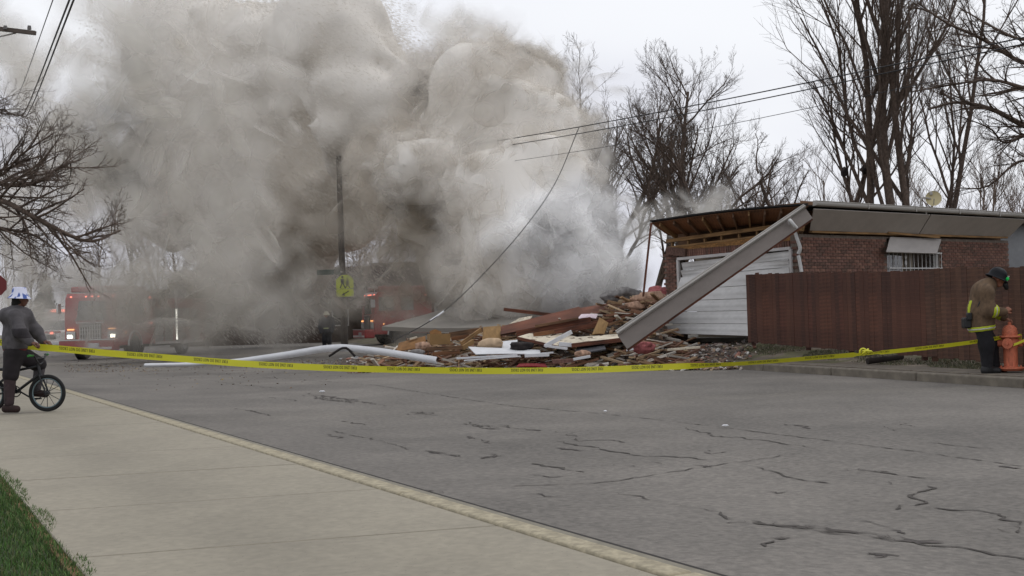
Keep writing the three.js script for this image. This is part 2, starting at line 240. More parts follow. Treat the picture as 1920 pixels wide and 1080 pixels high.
// the lot on the far side: rising from the far kerb to the house
function lotY(x, z) {
  const p = V(x - fk0.x, 0, z - fk0.z), s = p.dot(fd), o = p.dot(fn);
  const rise = 0.03 + 0.40 * sstep(2, 11, s) * sstep(0, 2.4, o) + 0.06 * sstep(0.5, 3, o) * (1 - sstep(2, 11, s));
  return 0.115 + rise - 0.12 * sstep(11.5, 16, s) * (1 - sstep(1, 5, o));
}
{
  const dirtT = tex(512, 512, (u, v) => { const n = tnoise(u, v, 6, 5, 71), f = tnoise(u, v, 90, 2, 72), m = sstep(0.45, 0.6, tnoise(u, v, 5, 3, 73)); const a = [0.36, 0.325, 0.28], b = [0.30, 0.29, 0.20]; return a.map((q, i) => lerp(q, b[i], m) * (0.72 + 0.35 * n + 0.3 * f)); }); dirtT.repeat.set(0.35, 0.35);
  const g = sheet((u, v) => { const p = farAt(-8 + u * 75, 0.16 + v * v * 60); return V(p.x, lotY(p.x, p.z) - 0.02 + 0.03 * (fbm(p.x * 1.3, p.z * 1.3, 2, 3) - 0.5), p.z); }, 150, 60);
  const uv = g.attributes.uv, p = g.attributes.position; for (let i = 0; i < p.count; i++) uv.setXY(i, p.getX(i), p.getZ(i));
  const lot = mk('lot_ground', g, M({ map: dirtT, bumpMap: dirtT, bumpScale: 0.02, roughness: 1, side: THREE.DoubleSide })); tag(lot, null, null, null, 'structure');
  // far kerb and the strip of paving behind it
  const walk = thing('far_pavement', null, null); tag(walk, null, null, null, 'structure');
  const kM = plainM(0x6f685d, 43, 0.25, 0.95, 6, 1.2);
  for (let i = -3; i < 4; i++) { const L = 2.6, a = farAt(i * L + 0.012, 0.08), b = farAt((i + 1) * L - 0.012, 0.08), ya = i < 3 ? 0.062 : 0.062, yb = i >= 3 ? 0.0 : 0.062; a.y = ya; b.y = yb; mk('kerbstone', bar(a, b, 0.17, 0.17, V(0, 1, 0), 0.03), kM, walk); }
  for (let i = -4; i < 5; i++) { const a = farAt(i * 1.5 + 0.01, 0.17 + 0.42), b = farAt((i + 1) * 1.5 - 0.01, 0.17 + 0.42); a.y = b.y = 0.118; mk('slab', bar(a, b, 0.09, 0.8, V(0, 1, 0), 0.01), plainM(0x6a6257, 44 + i, 0.2, 0.95, 6, 1), walk); }
  grassPatch('lawn', 'thin dull grass growing below the board fence', () => { const p = farAt(rr(-3, 11.5), rr(0.95, 2.6)); return fbm(p.x * 1.4, p.z * 1.4, 5, 3) > 0.46 ? p : null; }, 16000, 0.05, [[0.055, 0.075, 0.028], [0.09, 0.085, 0.04], [0.12, 0.10, 0.055], [0.05, 0.05, 0.03]], 9, 1.0, (x, z) => lotY(x, z) - 0.02);
}
// ---------------------------------------------------------------- the brick house: corner towards the camera, garage front to the left, long side to the right
const HT = Math.atan2(0.632, 0.775), HC = D(1505, 634, 28.9), HY = 0.545;
const house = thing('brick_house', 'low brick house with its garage front torn open and roof lifted off the walls', 'house', V(HC.x, HY, HC.z), HT);
const toH = (p) => house.worldToLocal(p.clone()), toW = (p) => house.localToWorld(p.clone());
function onPlane(px, py, axis, at) { const o = toH(camera.position), d = toH(camera.position.clone().add(dirOf(px, py))).sub(o), t = (at - o[axis]) / d[axis]; return o.addScaledVector(d, t); }
const HS = (px, py, z = 0) => onPlane(px, py, 'z', z), HF = (px, py, x = 0) => onPlane(px, py, 'x', x);

const brickTs = [0x72544a, 0x664a40, 0x7a5a4d, 0x5a443b, 0x6d4d42].map((h, i) => plainM(h, 80 + i, 0.28, 0.95, 10, 3));
const mortarM = plainM(0x70655c, 90, 0.2, 1, 8, 2);
const SX = HS(1890, 440).x, FZ = HF(1245, 470).z, WH = HS(1600, 442).y;   // side length, front end, wall height

const win = { x0: HS(1663, 460).x, x1: HS(1760, 460).x, y0: HS(1700, 508).y - 0.25, y1: HS(1700, 448).y };
const door = { z0: HF(1483, 500).z, z1: HF(1275, 500).z, y1: HF(1380, 475).y };
{
  // backing walls in mortar, then bricks proud of it
  const t = 0.2, segs = [];
  const S = (x0, x1, y0, y1) => segs.push(box(x1 - x0, y1 - y0, t, (x0 + x1) / 2, (y0 + y1) / 2, -t / 2 - 0.012));
  S(0.012, win.x0, 0, WH); S(win.x1, SX, 0, WH); S(win.x0, win.x1, 0, win.y0); S(win.x0, win.x1, win.y1, WH);
  const F = (z0, z1, y0, y1) => segs.push(box(t, y1 - y0, Math.abs(z1 - z0), t / 2 + 0.012, (y0 + y1) / 2, (z0 + z1) / 2));
  mk('wall', segs.splice(0), mortarM, house);
  F(-t - 0.013, door.z0, 0, WH); mk('wall', segs.splice(0), mortarM, house); F(door.z1, FZ, 0, door.y1 + 0.12); mk('wall', segs.splice(0), mortarM, house);
  segs.push(box(t, WH, 7, SX - t / 2, WH / 2, -3.5 - t - 0.02)); mk('wall', segs.splice(0), mortarM, house);
  mk('wall_inside', [box(0.08, WH, Math.abs(FZ), 4.6, WH / 2, FZ / 2)], plainM(0x8f877b, 93, 0.15, 0.9, 5, 1), house);
  mk('floor', box(SX - 0.6, 0.1, 7, SX / 2 + 0.1, -0.02, -3.7), plainM(0x77726a, 94, 0.15, 0.9, 5, 1), house);
  const bl = 0.2, bh = 0.062, pl = 0.212, ph = 0.075, geo = box(bl, bh, 0.05); seed(55);
  const list = [];   // [x, y, z, turn, half]
  const rows = Math.floor(WH / ph);
  for (let r = 0; r < rows; r++) {
    const y = (r + 0.5) * ph, off = r % 2 ? pl / 2 : 0;
    for (let x = 0.1 - off + (r % 2 ? pl / 2 : 0); x < SX - 0.05; x += pl) { const c = x + (r % 2 ? pl / 2 : 0); if (c > SX - 0.05) break; if (c > win.x0 - 0.1 && c < win.x1 + 0.1 && y > win.y0 - 0.02 && y < win.y1 + 0.02) continue; list.push([c, y, -0.013, 0]); }
    for (let z = -0.16 - (r % 2 ? pl / 2 : 0); z > FZ; z -= pl) { if (z < door.z0 + 0.1 && z > door.z1 - 0.08) continue; if (z < door.z0 && y > door.y1 + 0.12 + 0.03 * hash3(r, 3, 5)) continue; if (y > door.y1 - 0.02 && z < door.z1 && rnd() < 0.25) continue; list.push([0.013, y, z, Math.PI / 2]); }
  }
  for (let z = door.z0 - 0.05; z > door.z1; z -= 0.075) list.push([0.013, door.y1 + 0.10, z, Math.PI / 2, 1]);   // soldier course over the door
  // the 300 that show largest are parts of their own: those above the fence nearest the camera
  const score = ([x, y, z]) => { const w = toW(V(x, y, z)), d = -w.z, v = w.project(camera), sx = (v.x + 1) * 960, sy = (1 - v.y) * 540; const shown = sx < 1920 && sy < (sx > 1405 ? 510 : 545) && sy > 430; return (shown ? 100 : 0) - d; };
  const sorted = list.map((b) => [score(b), b]).sort((a, b) => b[0] - a[0]).map((a) => a[1]);
  const rest = [[], [], [], [], []];
  sorted.forEach((b, i) => {
    const [x, y, z, turn, up] = b, k = Math.floor(rnd() * 5), pos = V(x + (turn ? rr(-0.003, 0.003) : 0), y, z + (turn ? 0 : rr(-0.003, 0.003)));
    if (i < 300) { const m = mk('brick', geo, brickTs[k], house); m.position.copy(pos); m.rotation.y = turn; if (up) m.rotation.set(0, turn, Math.PI / 2); }
    else { const g = geo.clone(); if (up) g.rotateZ(Math.PI / 2); if (turn) g.rotateY(turn); rest[k].push(g.translate(pos.x, pos.y, pos.z)); }
  });
  rest.forEach((l, k) => { if (l.length) { const m = mk('bricks_rest', merge(l), brickTs[k], house); m.userData.kind = 'stuff'; } });
}
const whiteM = plainM(0xc3c2c0, 101, 0.08, 0.55, 5, 1), taupeM = plainM(0xaaa29b, 102, 0.07, 0.75, 5, 0.8), gutM = plainM(0x9f9b95, 103, 0.12, 0.5, 5, 0.8);
const oldWood = woodM(0x624833, 110, 0.5), tanWood = woodM(0x8a6a44, 111, 0.35), osbM = (() => { const t = tex(256, 256, (u, v) => { const a = tnoise((u + v * 0.3) % 1, v, 24, 2, 115), b = tnoise(u, v, 9, 3, 116), k = 0.8 + 0.35 * (a - 0.5) * 2 * 0.6 + 0.3 * (b - 0.5); return [0.66 * k, 0.48 * k, 0.27 * k]; }); t.repeat.set(1.2, 1.2); return M({ map: t, bumpMap: t, bumpScale: 0.003 }); })();
const shingleM = plainM(0x1d1b1b, 112, 0.4, 0.95, 12, 2), darkWood = woodM(0x6b472c, 113, 0.5), rustWood = woodM(0x5c3524, 114, 0.55);
{
  // ---- long side: gutter, lifted soffit, window with panel and bars
  const eo = 0.62, e0 = HS(1524, 391, eo), e1 = HS(1925, 411, eo), w0 = HS(1517, 431, 0.10), w1 = HS(1893, 443, 0.10);
  const seg = 8;
  for (let i = 0; i < 2; i++) { const a = e0.clone().lerp(e1, i * 0.5 + 0.002), b = e0.clone().lerp(e1, i * 0.5 + 0.498), c = w0.clone().lerp(w1, i * 0.5 + 0.002), d = w0.clone().lerp(w1, i * 0.5 + 0.498); mk('soffit_panel', slab((u, v) => { const p = a.clone().lerp(b, u).lerp(c.clone().lerp(d, u), v); p.z += 0.012 * Math.sin(u * 9 + i * 2); return p; }, 16, 4, 0.02, [4, 0.5]), taupeM, house); }
  const gl = e0.clone().add(V(-0.05, 0.05, 0.06)), gr = e1.clone().add(V(0.3, 0.03, 0.06));
  const prof = new THREE.Shape(); prof.moveTo(0, 0); prof.lineTo(0.10, 0.015); prof.quadraticCurveTo(0.13, 0.06, 0.115, 0.10); prof.lineTo(0.13, 0.115); prof.lineTo(0.10, 0.125); prof.lineTo(0, 0.125); prof.lineTo(0, 0);
  const L = gl.distanceTo(gr), gg = new THREE.ExtrudeGeometry(prof, { depth: L, bevelEnabled: false, steps: 1 });
  const q = new THREE.Quaternion().setFromRotationMatrix((() => { const z = gr.clone().sub(gl).normalize(), y = V(0, 1, 0), x = y.clone().cross(z).normalize(), yy = z.clone().cross(x); return new THREE.Matrix4().makeBasis(x, yy, z); })());
  const gt = mk('gutter', (() => { const g = gg.clone(); g.applyMatrix4(new THREE.Matrix4().makeBasis(V(0, 0, 1), V(0, 1, 0), V(-1, 0, 0)).setPosition(0, 0, 0)); g.rotateY(Math.PI); g.rotateY(0); return g; })(), gutM, house);
  // gutter profile: local x of shape = outwards (+z of the house), extrude along house x
  gt.geometry = (() => { const g = gg.clone(); const m = new THREE.Matrix4().makeBasis(V(0, 0, 1), V(0, 1, 0), V(1, 0, 0)); g.applyMatrix4(m); const p = g.attributes.position; for (let i = 0; i < p.count; i++) { const t = p.getX(i) / L; p.setY(i, p.getY(i) + lerp(gl.y, gr.y, t)); p.setZ(i, p.getZ(i) + lerp(gl.z, gr.z, t) - 0.02); p.setX(i, gl.x + p.getX(i)); } const n = g; const a = n.attributes.position.array; for (let i = 0; i < a.length; i += 9) for (let c = 0; c < 3; c++) { const s = a[i + 3 + c]; a[i + 3 + c] = a[i + 6 + c]; a[i + 6 + c] = s; } n.deleteAttribute('normal'); n.computeVertexNormals(); return n; })();
  for (let i = 1; i < 5; i++) { const c = gl.clone().lerp(gr, i / 5); mk('gutter_bracket', box(0.03, 0.14, 0.02, c.x, c.y + 0.06, c.z + 0.105), gutM, house); }
  mk('wall_plate', [bar(w0.clone().add(V(0.1, -0.035, -0.04)), w1.clone().add(V(-0.1, -0.035, -0.04)), 0.06, 0.09, V(0, 1, 0))], tanWood, house);
  mk('loose_board', bar(HS(1665, 436, 0.14), HS(1762, 445, 0.16), 0.05, 0.03, V(0, 1, 0)), tanWood, house);
  // window
  const w = mk('window', [box(0.06, win.y1 - win.y0, 0.1, win.x0 + 0.03, (win.y0 + win.y1) / 2, -0.1), box(0.06, win.y1 - win.y0, 0.1, win.x1 - 0.03, (win.y0 + win.y1) / 2, -0.1), box(win.x1 - win.x0, 0.06, 0.1, (win.x0 + win.x1) / 2, win.y0 + 0.03, -0.102), box(0.04, win.y1 - win.y0, 0.06, (win.x0 + win.x1) / 2, (win.y0 + win.y1) / 2, -0.11)], whiteM, house);
  mk('pane', box(win.x1 - win.x0 - 0.1, win.y1 - win.y0 - 0.04, 0.008, (win.x0 + win.x1) / 2, (win.y0 + win.y1) / 2, -0.12), new THREE.MeshPhysicalMaterial({ color: 0xffffff, roughness: 0.05, transmission: 1, thickness: 0, ior: 1.5 }), w);
  mk('curtain', sheet((u, v) => V(lerp(win.x0 + 0.95, win.x0 + 1.25, u), lerp(win.y0 + 0.1, win.y1 - 0.2, v), -0.2 + 0.02 * Math.sin(u * 22)), 24, 2), M({ color: 0x8d7a5c, side: THREE.DoubleSide }), w);
  const grill = mk('security_bars', [box(win.x1 - win.x0 + 0.06, 0.03, 0.03, (win.x0 + win.x1) / 2, HS(1700, 474).y, 0.06), box(win.x1 - win.x0 + 0.06, 0.03, 0.03, (win.x0 + win.x1) / 2, HS(1700, 503).y, 0.06)], whiteM, house);
  const nb = 13; for (let i = 0; i <= nb; i++) { const x = lerp(win.x0 - 0.01, win.x1 + 0.01, i / nb); mk('bar', rod(V(x, HS(1700, 503).y - 0.22, 0.06), V(x, HS(1700, 474).y + 0.02, 0.06), 0.009), whiteM, grill); }
  mk('scroll_ornament', (() => { const t = new THREE.TorusGeometry(0.04, 0.012, 6, 14), x = lerp(win.x0, win.x1, 0.3); return [t.clone().translate(x, HS(1700, 482).y, 0.065), t.clone().scale(0.8, 1.2, 1).translate(x, HS(1700, 493).y, 0.065), rod(V(x, HS(1700, 500).y, 0.065), V(x, HS(1700, 476).y, 0.065), 0.016)]; })(), whiteM, grill);
  const a0 = HS(1669, 444, 0.03), a1 = HS(1765, 448, 0.03), b0 = HS(1662, 472, 0.34), b1 = HS(1757, 475, 0.34);
  mk('awning_panel', slab((u, v) => b0.clone().lerp(b1, u).lerp(a0.clone().lerp(a1, u), v), 2, 2, 0.025, [1.3, 0.5]), plainM(0xa9a4a0, 121, 0.06, 0.7, 5, 1), house);
  mk('room_back', box(win.x1 - win.x0 + 0.8, 1.6, 0.05, (win.x0 + win.x1) / 2, win.y1 - 0.7, -1.2), plainM(0x8b8375, 96, 0.1, 0.9, 5, 1), house);
  // ---- roof: deck with shingles, tilted up over the garage
  const fr0 = HF(1516, 384, -0.62), fr1 = HF(1221, 416, -0.62);
  const rb = V(SX + 0.6, e1.y + 0.02, -7.8);
  const edge = (u) => { const p = fr0.clone().lerp(fr1, u); p.y += 0.05 * Math.sin(Math.PI * u); return p; };       // front edge, bowed upwards
  const deck = slab((u, v) => { const p = edge(v); const far = V(SX + 0.6, lerp(e1.y + 0.08, e1.y - 0.25, v), lerp(0.6, -7.8, v)); const q2 = p.clone().lerp(far, u); if (v === 0) q2.z = 0.6; q2.y += 0.02; return q2; }, 16, 12, 0.03, [9, 5]);
  const roof = mk('roof', deck, shingleM, house);
  mk('roof_edge', (() => { const l = []; for (let i = 0; i < 12; i++) { const a = edge(i / 12), b = edge((i + 1) / 12); l.push(bar(a.clone().add(V(-0.03, 0.02, 0)), b.clone().add(V(-0.03, 0.02, 0)), 0.035, 0.05, V(0, 1, 0))); } return l; })(), shingleM, roof);
  // sheathing under the overhang, and rafters
  const wl = (v) => V(0.10, lerp(HF(1470, 418, 0.1).y, HF(1268, 447, 0.1).y, v), lerp(-0.1, FZ + 0.1, v));
  mk('sheathing', slab((u, v) => edge(v).add(V(0.0, -0.02, 0)).lerp(wl(v).add(V(0, 0.10, 0)), u), 3, 14, 0.018, [1, 4]), darkWood, roof);
  for (let i = 0; i <= 9; i++) { const v = 0.06 + i * 0.098, a = edge(v).add(V(0.02, -0.09, 0)), b = wl(v).add(V(0.05, 0.02, 0)); mk('rafter', bar(a, b, 0.13, 0.04, V(0, 1, 0)), i % 3 ? oldWood : tanWood, roof); }
  const p0 = wl(0), p1 = wl(1);
  mk('top_plate', bar(p0.clone().add(V(-0.02, -0.05, 0)), p1.clone().add(V(-0.02, -0.05, -0.05)), 0.09, 0.1, V(0, 1, 0)), tanWood, house);
  mk('top_plate', bar(p0.clone().add(V(0, -0.24, 0)), p1.clone().add(V(0, -0.22, 0)), 0.05, 0.09, V(0, 1, 0)), tanWood, house);
  for (let i = 0; i <= 7; i++) { const a = p0.clone().lerp(p1, 0.02 + i * 0.136); mk('cripple_stud', bar(a.clone().add(V(0, -0.23, 0)), a.clone().add(V(0, -0.08, 0)), 0.05, 0.07, V(0, 0, 1)), tanWood, house); }
  const hdTop = (v) => lerp(p0.y - 0.27, p1.y - 0.25, v), hdBot = door.y1 + 0.16;
  mk('header_panel', slab((u, v) => V(0.06, lerp(hdBot, hdTop(u), v), lerp(door.z0 + 0.1, FZ + 0.35, u)), 8, 3, 0.03, [4, 0.4]), osbM, house);
  mk('lintel', bar(HF(1252, 470, -0.04), HF(1287, 474, -0.04), 0.2, 0.12, V(0, 1, 0)), brickTs[3], house);
  // ---- garage door opening trim
  const tr = plainM(0xb9b6b4, 124, 0.05, 0.6, 5, 1);
  mk('door_trim', [bar(V(-0.03, door.y1 + 0.02, door.z0 + 0.04), V(-0.03, HF(1275, 487).y + 0.02, door.z1 - 0.04), 0.07, 0.09, V(0, 1, 0)), bar(V(-0.03, 0, door.z0 + 0.03), V(-0.03, door.y1, door.z0 + 0.03), 0.07, 0.07, V(0, 0, 1)), bar(V(-0.03, 0.9, door.z1 - 0.03), V(-0.03, HF(1275, 487).y, door.z1 - 0.03), 0.07, 0.07, V(0, 0, 1))], tr, house);
  // ---- garage door: sections, buckled; the foot is kicked outwards
  const gd = new THREE.Group(); gd.name = 'garage_door'; house.add(gd);
  const TL = HF(1279, 492, 0.02), TR = HF(1482, 470, 0.02), ML = HF(1279, 520, -0.02), MR = HF(1482, 500, -0.02), BL = HF(1241, 626, -0.55), BR = HF(1483, 633, -0.30);
  const P = (u, t) => { // t 0 top .. 1 bottom
    const l = t < 0.22 ? TL.clone().lerp(ML, t / 0.22) : ML.clone().lerp(BL, (t - 0.22) / 0.78), r = t < 0.22 ? TR.clone().lerp(MR, t / 0.22) : MR.clone().lerp(BR, (t - 0.22) / 0.78);
    const p = l.lerp(r, u); p.x += 0.05 * Math.sin(u * 5 + t * 7) * t + (t < 0.3 ? 0.10 * Math.sin(t / 0.3 * Math.PI) * (0.6 + 0.4 * Math.sin(u * 11)) : 0); return p; };
  const cuts = [0, 0.115, 0.225, 0.40, 0.555, 0.70, 0.86, 1];
  for (let i = 0; i < 7; i++) { const a = cuts[i] + 0.003, b = cuts[i + 1] - 0.003; mk('door_section', slab((u, v) => { const p = P(1 - u, lerp(b, a, v)); p.x += (i === 1 ? -0.10 * v * sstep(0.5, 1, Math.abs(u * 2 - 1)) : i === 2 ? -0.06 * v * v : 0) - 0.012 * sstep(0.35, 0.5, v) * (1 - sstep(0.5, 0.65, v)); return p; }, 18, 8, 0.035, [4, 0.5]), whiteM, gd); }
  mk('attic_board', [box(SX - 0.4, 0.9, 0.03, SX / 2 + 0.3, WH + 0.38, -0.3), box(0.03, 0.9, Math.abs(FZ) - 0.3, 0.5, WH + 0.34, FZ / 2 - 0.1)], oldWood, house);
  mk('partition', box(0.05, 2.75, 4.5, 1.6, 1.35, -2.45), plainM(0x85796a, 95, 0.15, 0.9, 5, 1), house);
  // ---- downspout, bent
  mk('downspout', [[HF(1489, 428, -0.14), HF(1494, 446, -0.12), HF(1500, 466, -0.10), HF(1497, 476, -0.10)], [HF(1497, 479, -0.10), HF(1500, 494, -0.09), HF(1504, 520, -0.09), HF(1505, 560, -0.09)]].map((l) => { const t = tube(l, 0.042, 14, 6); return t; }), whiteM, house);
  mk('broken_corner', [bar(HF(1492, 424, -0.1), HF(1506, 428, -0.1), 0.14, 0.1, V(0, 1, 0))], tanWood, house);
  // ---- dish on the eave
}
{ // satellite dish standing on the gutter
  const b = toW(HS(1737, 398, 0.62)), c = toW(HS(1750, 373, 0.66));
  const t = thing('satellite_dish', 'small cream satellite dish on a bent pipe at the eave of the brick house', 'satellite dish', b);
  const lc = c.clone().sub(b), pts = []; for (let i = 0; i <= 8; i++) { const a = i / 8 * Math.PI / 2; pts.push(new THREE.Vector2(Math.sin(a) * 0.2, 0.05 * (1 - Math.cos(a)))); }
  const dsh = new THREE.LatheGeometry(pts, 28); const fw = V(-0.25, 0.25, 1).normalize(); dsh.applyQuaternion(new THREE.Quaternion().setFromUnitVectors(V(0, 1, 0), fw)); dsh.translate(lc.x, lc.y, lc.z);
  mk('dish', dsh, M({ color: 0xb7ab84, side: THREE.DoubleSide, roughness: 0.6 }), t);
  mk('mast', tube([V(0, -0.06, 0), V(-0.02, 0.08, -0.02), V(-0.12, 0.2, -0.03), V(-0.1, 0.36, -0.03), lc.clone().add(V(0, 0, -0.06))], 0.025, 20, 8), gutM, t);
  mk('feed_arm', [rod(lc.clone().addScaledVector(fw, 0.02).add(V(0, -0.18, 0)), lc.clone().addScaledVector(fw, 0.22).add(V(0, -0.06, 0)), 0.012)], gutM, t);
  mk('receiver', rbox(0.07, 0.09, 0.07, 0.02, lc.x + fw.x * 0.23, lc.y + 0.14, lc.z), gutM, t);
}
{ // fascia with gutter and soffit, torn off the garage front and leaning on the rubble
  const top = toW(HS(1516, 398, 0.72)), bot = D(1166, 640, 27.4);
  const mid = D(1345, 508, 27.6);
  const t = thing('fallen_eave', 'long grey gutter and soffit torn loose, slanting from roof corner to rubble', 'eave', bot.clone());
  const A = V(0, 0, 0), B = top.clone().sub(bot), dir = B.clone().normalize(), L = B.length();
  // across the board: perpendicular to its run and to the sight line
  const view = bot.clone().lerp(top, 0.5).sub(camera.position).normalize(), up = dir.clone().cross(view).normalize(); if (up.y < 0) up.negate(); const out = dir.clone().cross(up); if (out.z < 0) out.negate();
  const W = 0.47;
  const pt = (u, v, o) => A.clone().addScaledVector(dir, u * L).addScaledVector(up, (v - 0.5) * W * lerp(1.0, 0.78, u)).addScaledVector(out, o + 0.03 * Math.sin(u * 6));
  mk('soffit_board', slab((u, v) => pt(u, lerp(0.06, 0.84, v), 0), 24, 4, 0.03, [5, 0.5]), plainM(0x837b75, 104, 0.08, 0.75, 5, 0.8), t);
  mk('fascia_gutter', slab((u, v) => pt(u, lerp(0.83, 1.05, v), 0.05 + 0.06 * Math.sin(v * Math.PI)), 24, 5, 0.05, [5, 0.2]), gutM, t);
  mk('gutter_lip', tube([0, 0.25, 0.5, 0.75, 1].map((u) => pt(u, 1.05, 0.06)), 0.022, 40, 6), gutM, t);
  mk('backing_board', slab((u, v) => pt(u, lerp(-0.05, 0.08, v), -0.03), 24, 2, 0.05, [5, 0.1]), rustWood, t);
  const el = pt(0.9, 0.55, 0.06); mk('outlet_elbow', tube([el, el.clone().add(V(-0.03, 0.08, 0.1)), el.clone().add(V(0.06, -0.04, 0.12)), el.clone().add(V(0.12, -0.10, 0.08))], 0.04, 14, 8), whiteM, t);
}
{ // stud left leaning under the roof corner
  const a = D(1221, 418, 30.6), b = D(1206, 556, 30.6);
  const m = mk('leaning_stud', bar(b, a, 0.09, 0.045, V(0, 0, 1)), rustWood); tag(m, 'single brown stud leaning upright under the torn roof corner', 'lumber');
}
// ---------------------------------------------------------------- board fence
{
  const fa = G(1406, 640, 0.5), fb = G(1838, 675, 0.26); // feet
  const A = D(1406, 640, 28.0), B = D(1838, 675, 20.7), dir = B.clone().sub(A).setY(0).normalize(), total = A.clone().setY(0).distanceTo(B.clone().setY(0)) * 1.18;
  const nrm = V(-dir.z, 0, dir.x); if (nrm.z < 0) nrm.negate();
  const mats = [0x4a2c20, 0x4d2e21, 0x462a1f, 0x503124, 0x492a1f].map((h, i) => woodM(h, 130 + i, 0.4)), mats2 = [0x503628, 0x4c3326, 0x553a2b, 0x4a3125, 0x513526].map((h, i) => woodM(h, 140 + i, 0.4));
  seed(66);
  const nB = Math.round(total / 0.142), split = Math.round(nB * 0.70), mid = Math.round(nB * 0.42);
  const topY = (s) => lerp(EYE + (EYE - 0), 0, 0); // unused
  const yB = (s) => lerp(A.y, B.y, s), yT = (s) => { const px = lerp(1404, 1838, s); return D(lerp(1404, 1838, Math.min(s, 1)), 513, 28).y; };
  const TA = D(1404, 513, 28.0).y, TB = D(1838, 503, 20.7).y;
  const mkFence = (label, from, to, ms, dy) => {
    const sMid = (from + to) / 2 / nB * total, c = A.clone().addScaledVector(dir, from * 0.142), f = thing('board_fence', label, 'fence', V(c.x, lerp(A.y, B.y, from / nB * 1.18), c.z), 0, 'board fence sections');
    for (let i = from; i < to; i++) {
      const s = i * 0.142, t = s / total * 1.18, y0 = lerp(A.y, B.y, t) - 0.02 + rr(-0.015, 0.02), y1 = lerp(TA, TB, t) + dy + rr(-0.022, 0.018), p = A.clone().addScaledVector(dir, s).addScaledVector(nrm, rr(-0.004, 0.004));
      const m = mk('board', box(0.139, y1 - y0, 0.02), ms[Math.floor(rnd() * 5)], f); m.position.set(p.x - c.x, (y0 + y1) / 2 - f.position.y, p.z - c.z); m.rotation.y = Math.atan2(-dir.z, dir.x); m.rotateZ(rr(-0.004, 0.004) + (Math.abs(i - mid) < 2 ? 0.01 : 0));
    }
    for (const h of [0.25, 1.25]) { const a = A.clone().addScaledVector(dir, from * 0.142 - 0.07).addScaledVector(nrm, -0.045), b = A.clone().addScaledVector(dir, to * 0.142 - 0.07).addScaledVector(nrm, -0.045); a.y = lerp(A.y, B.y, from / nB * 1.18) + h; b.y = lerp(A.y, B.y, to / nB * 1.18) + h; mk('rail', bar(a.sub(f.position), b.sub(f.position), 0.09, 0.04, V(0, 1, 0)), ms[1], f); }
    for (let k = from; k <= to; k += 16) { const p = A.clone().addScaledVector(dir, Math.min(k, to - 1) * 0.142).addScaledVector(nrm, -0.1).sub(f.position); const t = k / nB * 1.18, y0 = lerp(A.y, B.y, t) - f.position.y - 0.1, y1 = lerp(TA, TB, t) + dy - f.position.y - 0.05; mk('post', box(0.09, y1 - y0, 0.09, p.x, (y0 + y1) / 2, p.z), ms[2], f); }
    return f;
  };
  mkFence('dark red stained board fence section ending before the garage door', 0, mid, mats, 0.0);
  mkFence('dark red board fence section, middle one of the three', mid, split, mats, -0.015);
  mkFence('faded brown board fence section behind the firefighter', split, nB + 10, mats2, 0.02);
  // dark drain pipe lying at its foot
  const pa = D(1626, 667, 23.0), pb = D(1692, 661, 23.2); pa.y = lotY(pa.x, pa.z) + 0.07; pb.y = lotY(pb.x, pb.z) + 0.07;
  const lg = mk('log', rod(pa, pb, 0.06, 0.05, 10), plainM(0x221b17, 150, 0.4, 1, 6, 1)); tag(lg, 'short dark log lying in the grass below the fence', 'log');
}
// ---------------------------------------------------------------- rubble of the house
const siding = plainM(0xcfd0d2, 201, 0.08, 0.6, 5, 1), beige = (() => { const t = tex(256, 256, (u, v) => { const n = tnoise(u, v, 5, 4, 202), d = sstep(0.62, 0.7, tnoise(u, v, 9, 4, 203)); const k = 0.78 * (0.88 + 0.25 * n); return [lerp(k, 0.35, d), lerp(k * 0.95, 0.28, d), lerp(k * 0.85, 0.22, d)]; }); t.repeat.set(0.9, 0.9); return M({ map: t, roughness: 0.9 }); })();
const cardM = plainM(0x8a6d47, 204, 0.18, 0.95, 5, 1), cardD = plainM(0x7a5732, 205, 0.2, 0.95, 5, 1), pinkM = plainM(0x9a5a5a, 206, 0.35, 1, 12, 2), tanChunk = plainM(0x9a7c68, 207, 0.3, 1, 8, 2), greyM = plainM(0x6d6a68, 208, 0.3, 1, 8, 2), roofGrey = plainM(0x7d7870, 209, 0.12, 0.95, 6, 0.6), charM = plainM(0x262120, 210, 0.5, 1, 8, 2), redCloth = plainM(0x7c2224, 211, 0.25, 1, 8, 2), fabM = plainM(0xb49c80, 212, 0.15, 1, 6, 2), clothM = plainM(0xd6c6cc, 213, 0.12, 1, 6, 2), slateM = plainM(0x4a4a4e, 214, 0.2, 0.9, 6, 1);
const peak = [[600, 668], [700, 664], [745, 655], [800, 640], [850, 632], [900, 625], [960, 612], [1040, 600], [1110, 590], [1160, 570], [1205, 556], [1238, 560], [1262, 640], [1330, 648], [1420, 652]];
function peakPy(px) { for (let i = 0; i < peak.length - 1; i++) if (px <= peak[i + 1][0]) return lerp(peak[i][1], peak[i + 1][1], clamp((px - peak[i][0]) / (peak[i + 1][0] - peak[i][0]), 0, 1)); return 630; }
const FRONT = (px) => lerp(30.6, 26.6, sstep(850, 1350, px));                              // depth of the front foot of the heap
function moundY(px, d) { const f = FRONT(px), top = Math.max(0.05, D(px, peakPy(px) + 8, f + 4).y), t = sstep(f, f + 4.2, d); const p = D(px, 640, d), g = sstep(1180, 1330, px) * 0.4 * sstep(f - 1, f + 3, d); return Math.max(lerp(0.012, top, t), g) * (1 - 0.75 * sstep(f + 6, f + 10, d)) + 0.14 * t * (fbm(p.x * 1.6, p.z * 1.6, 4, 3) - 0.5); }
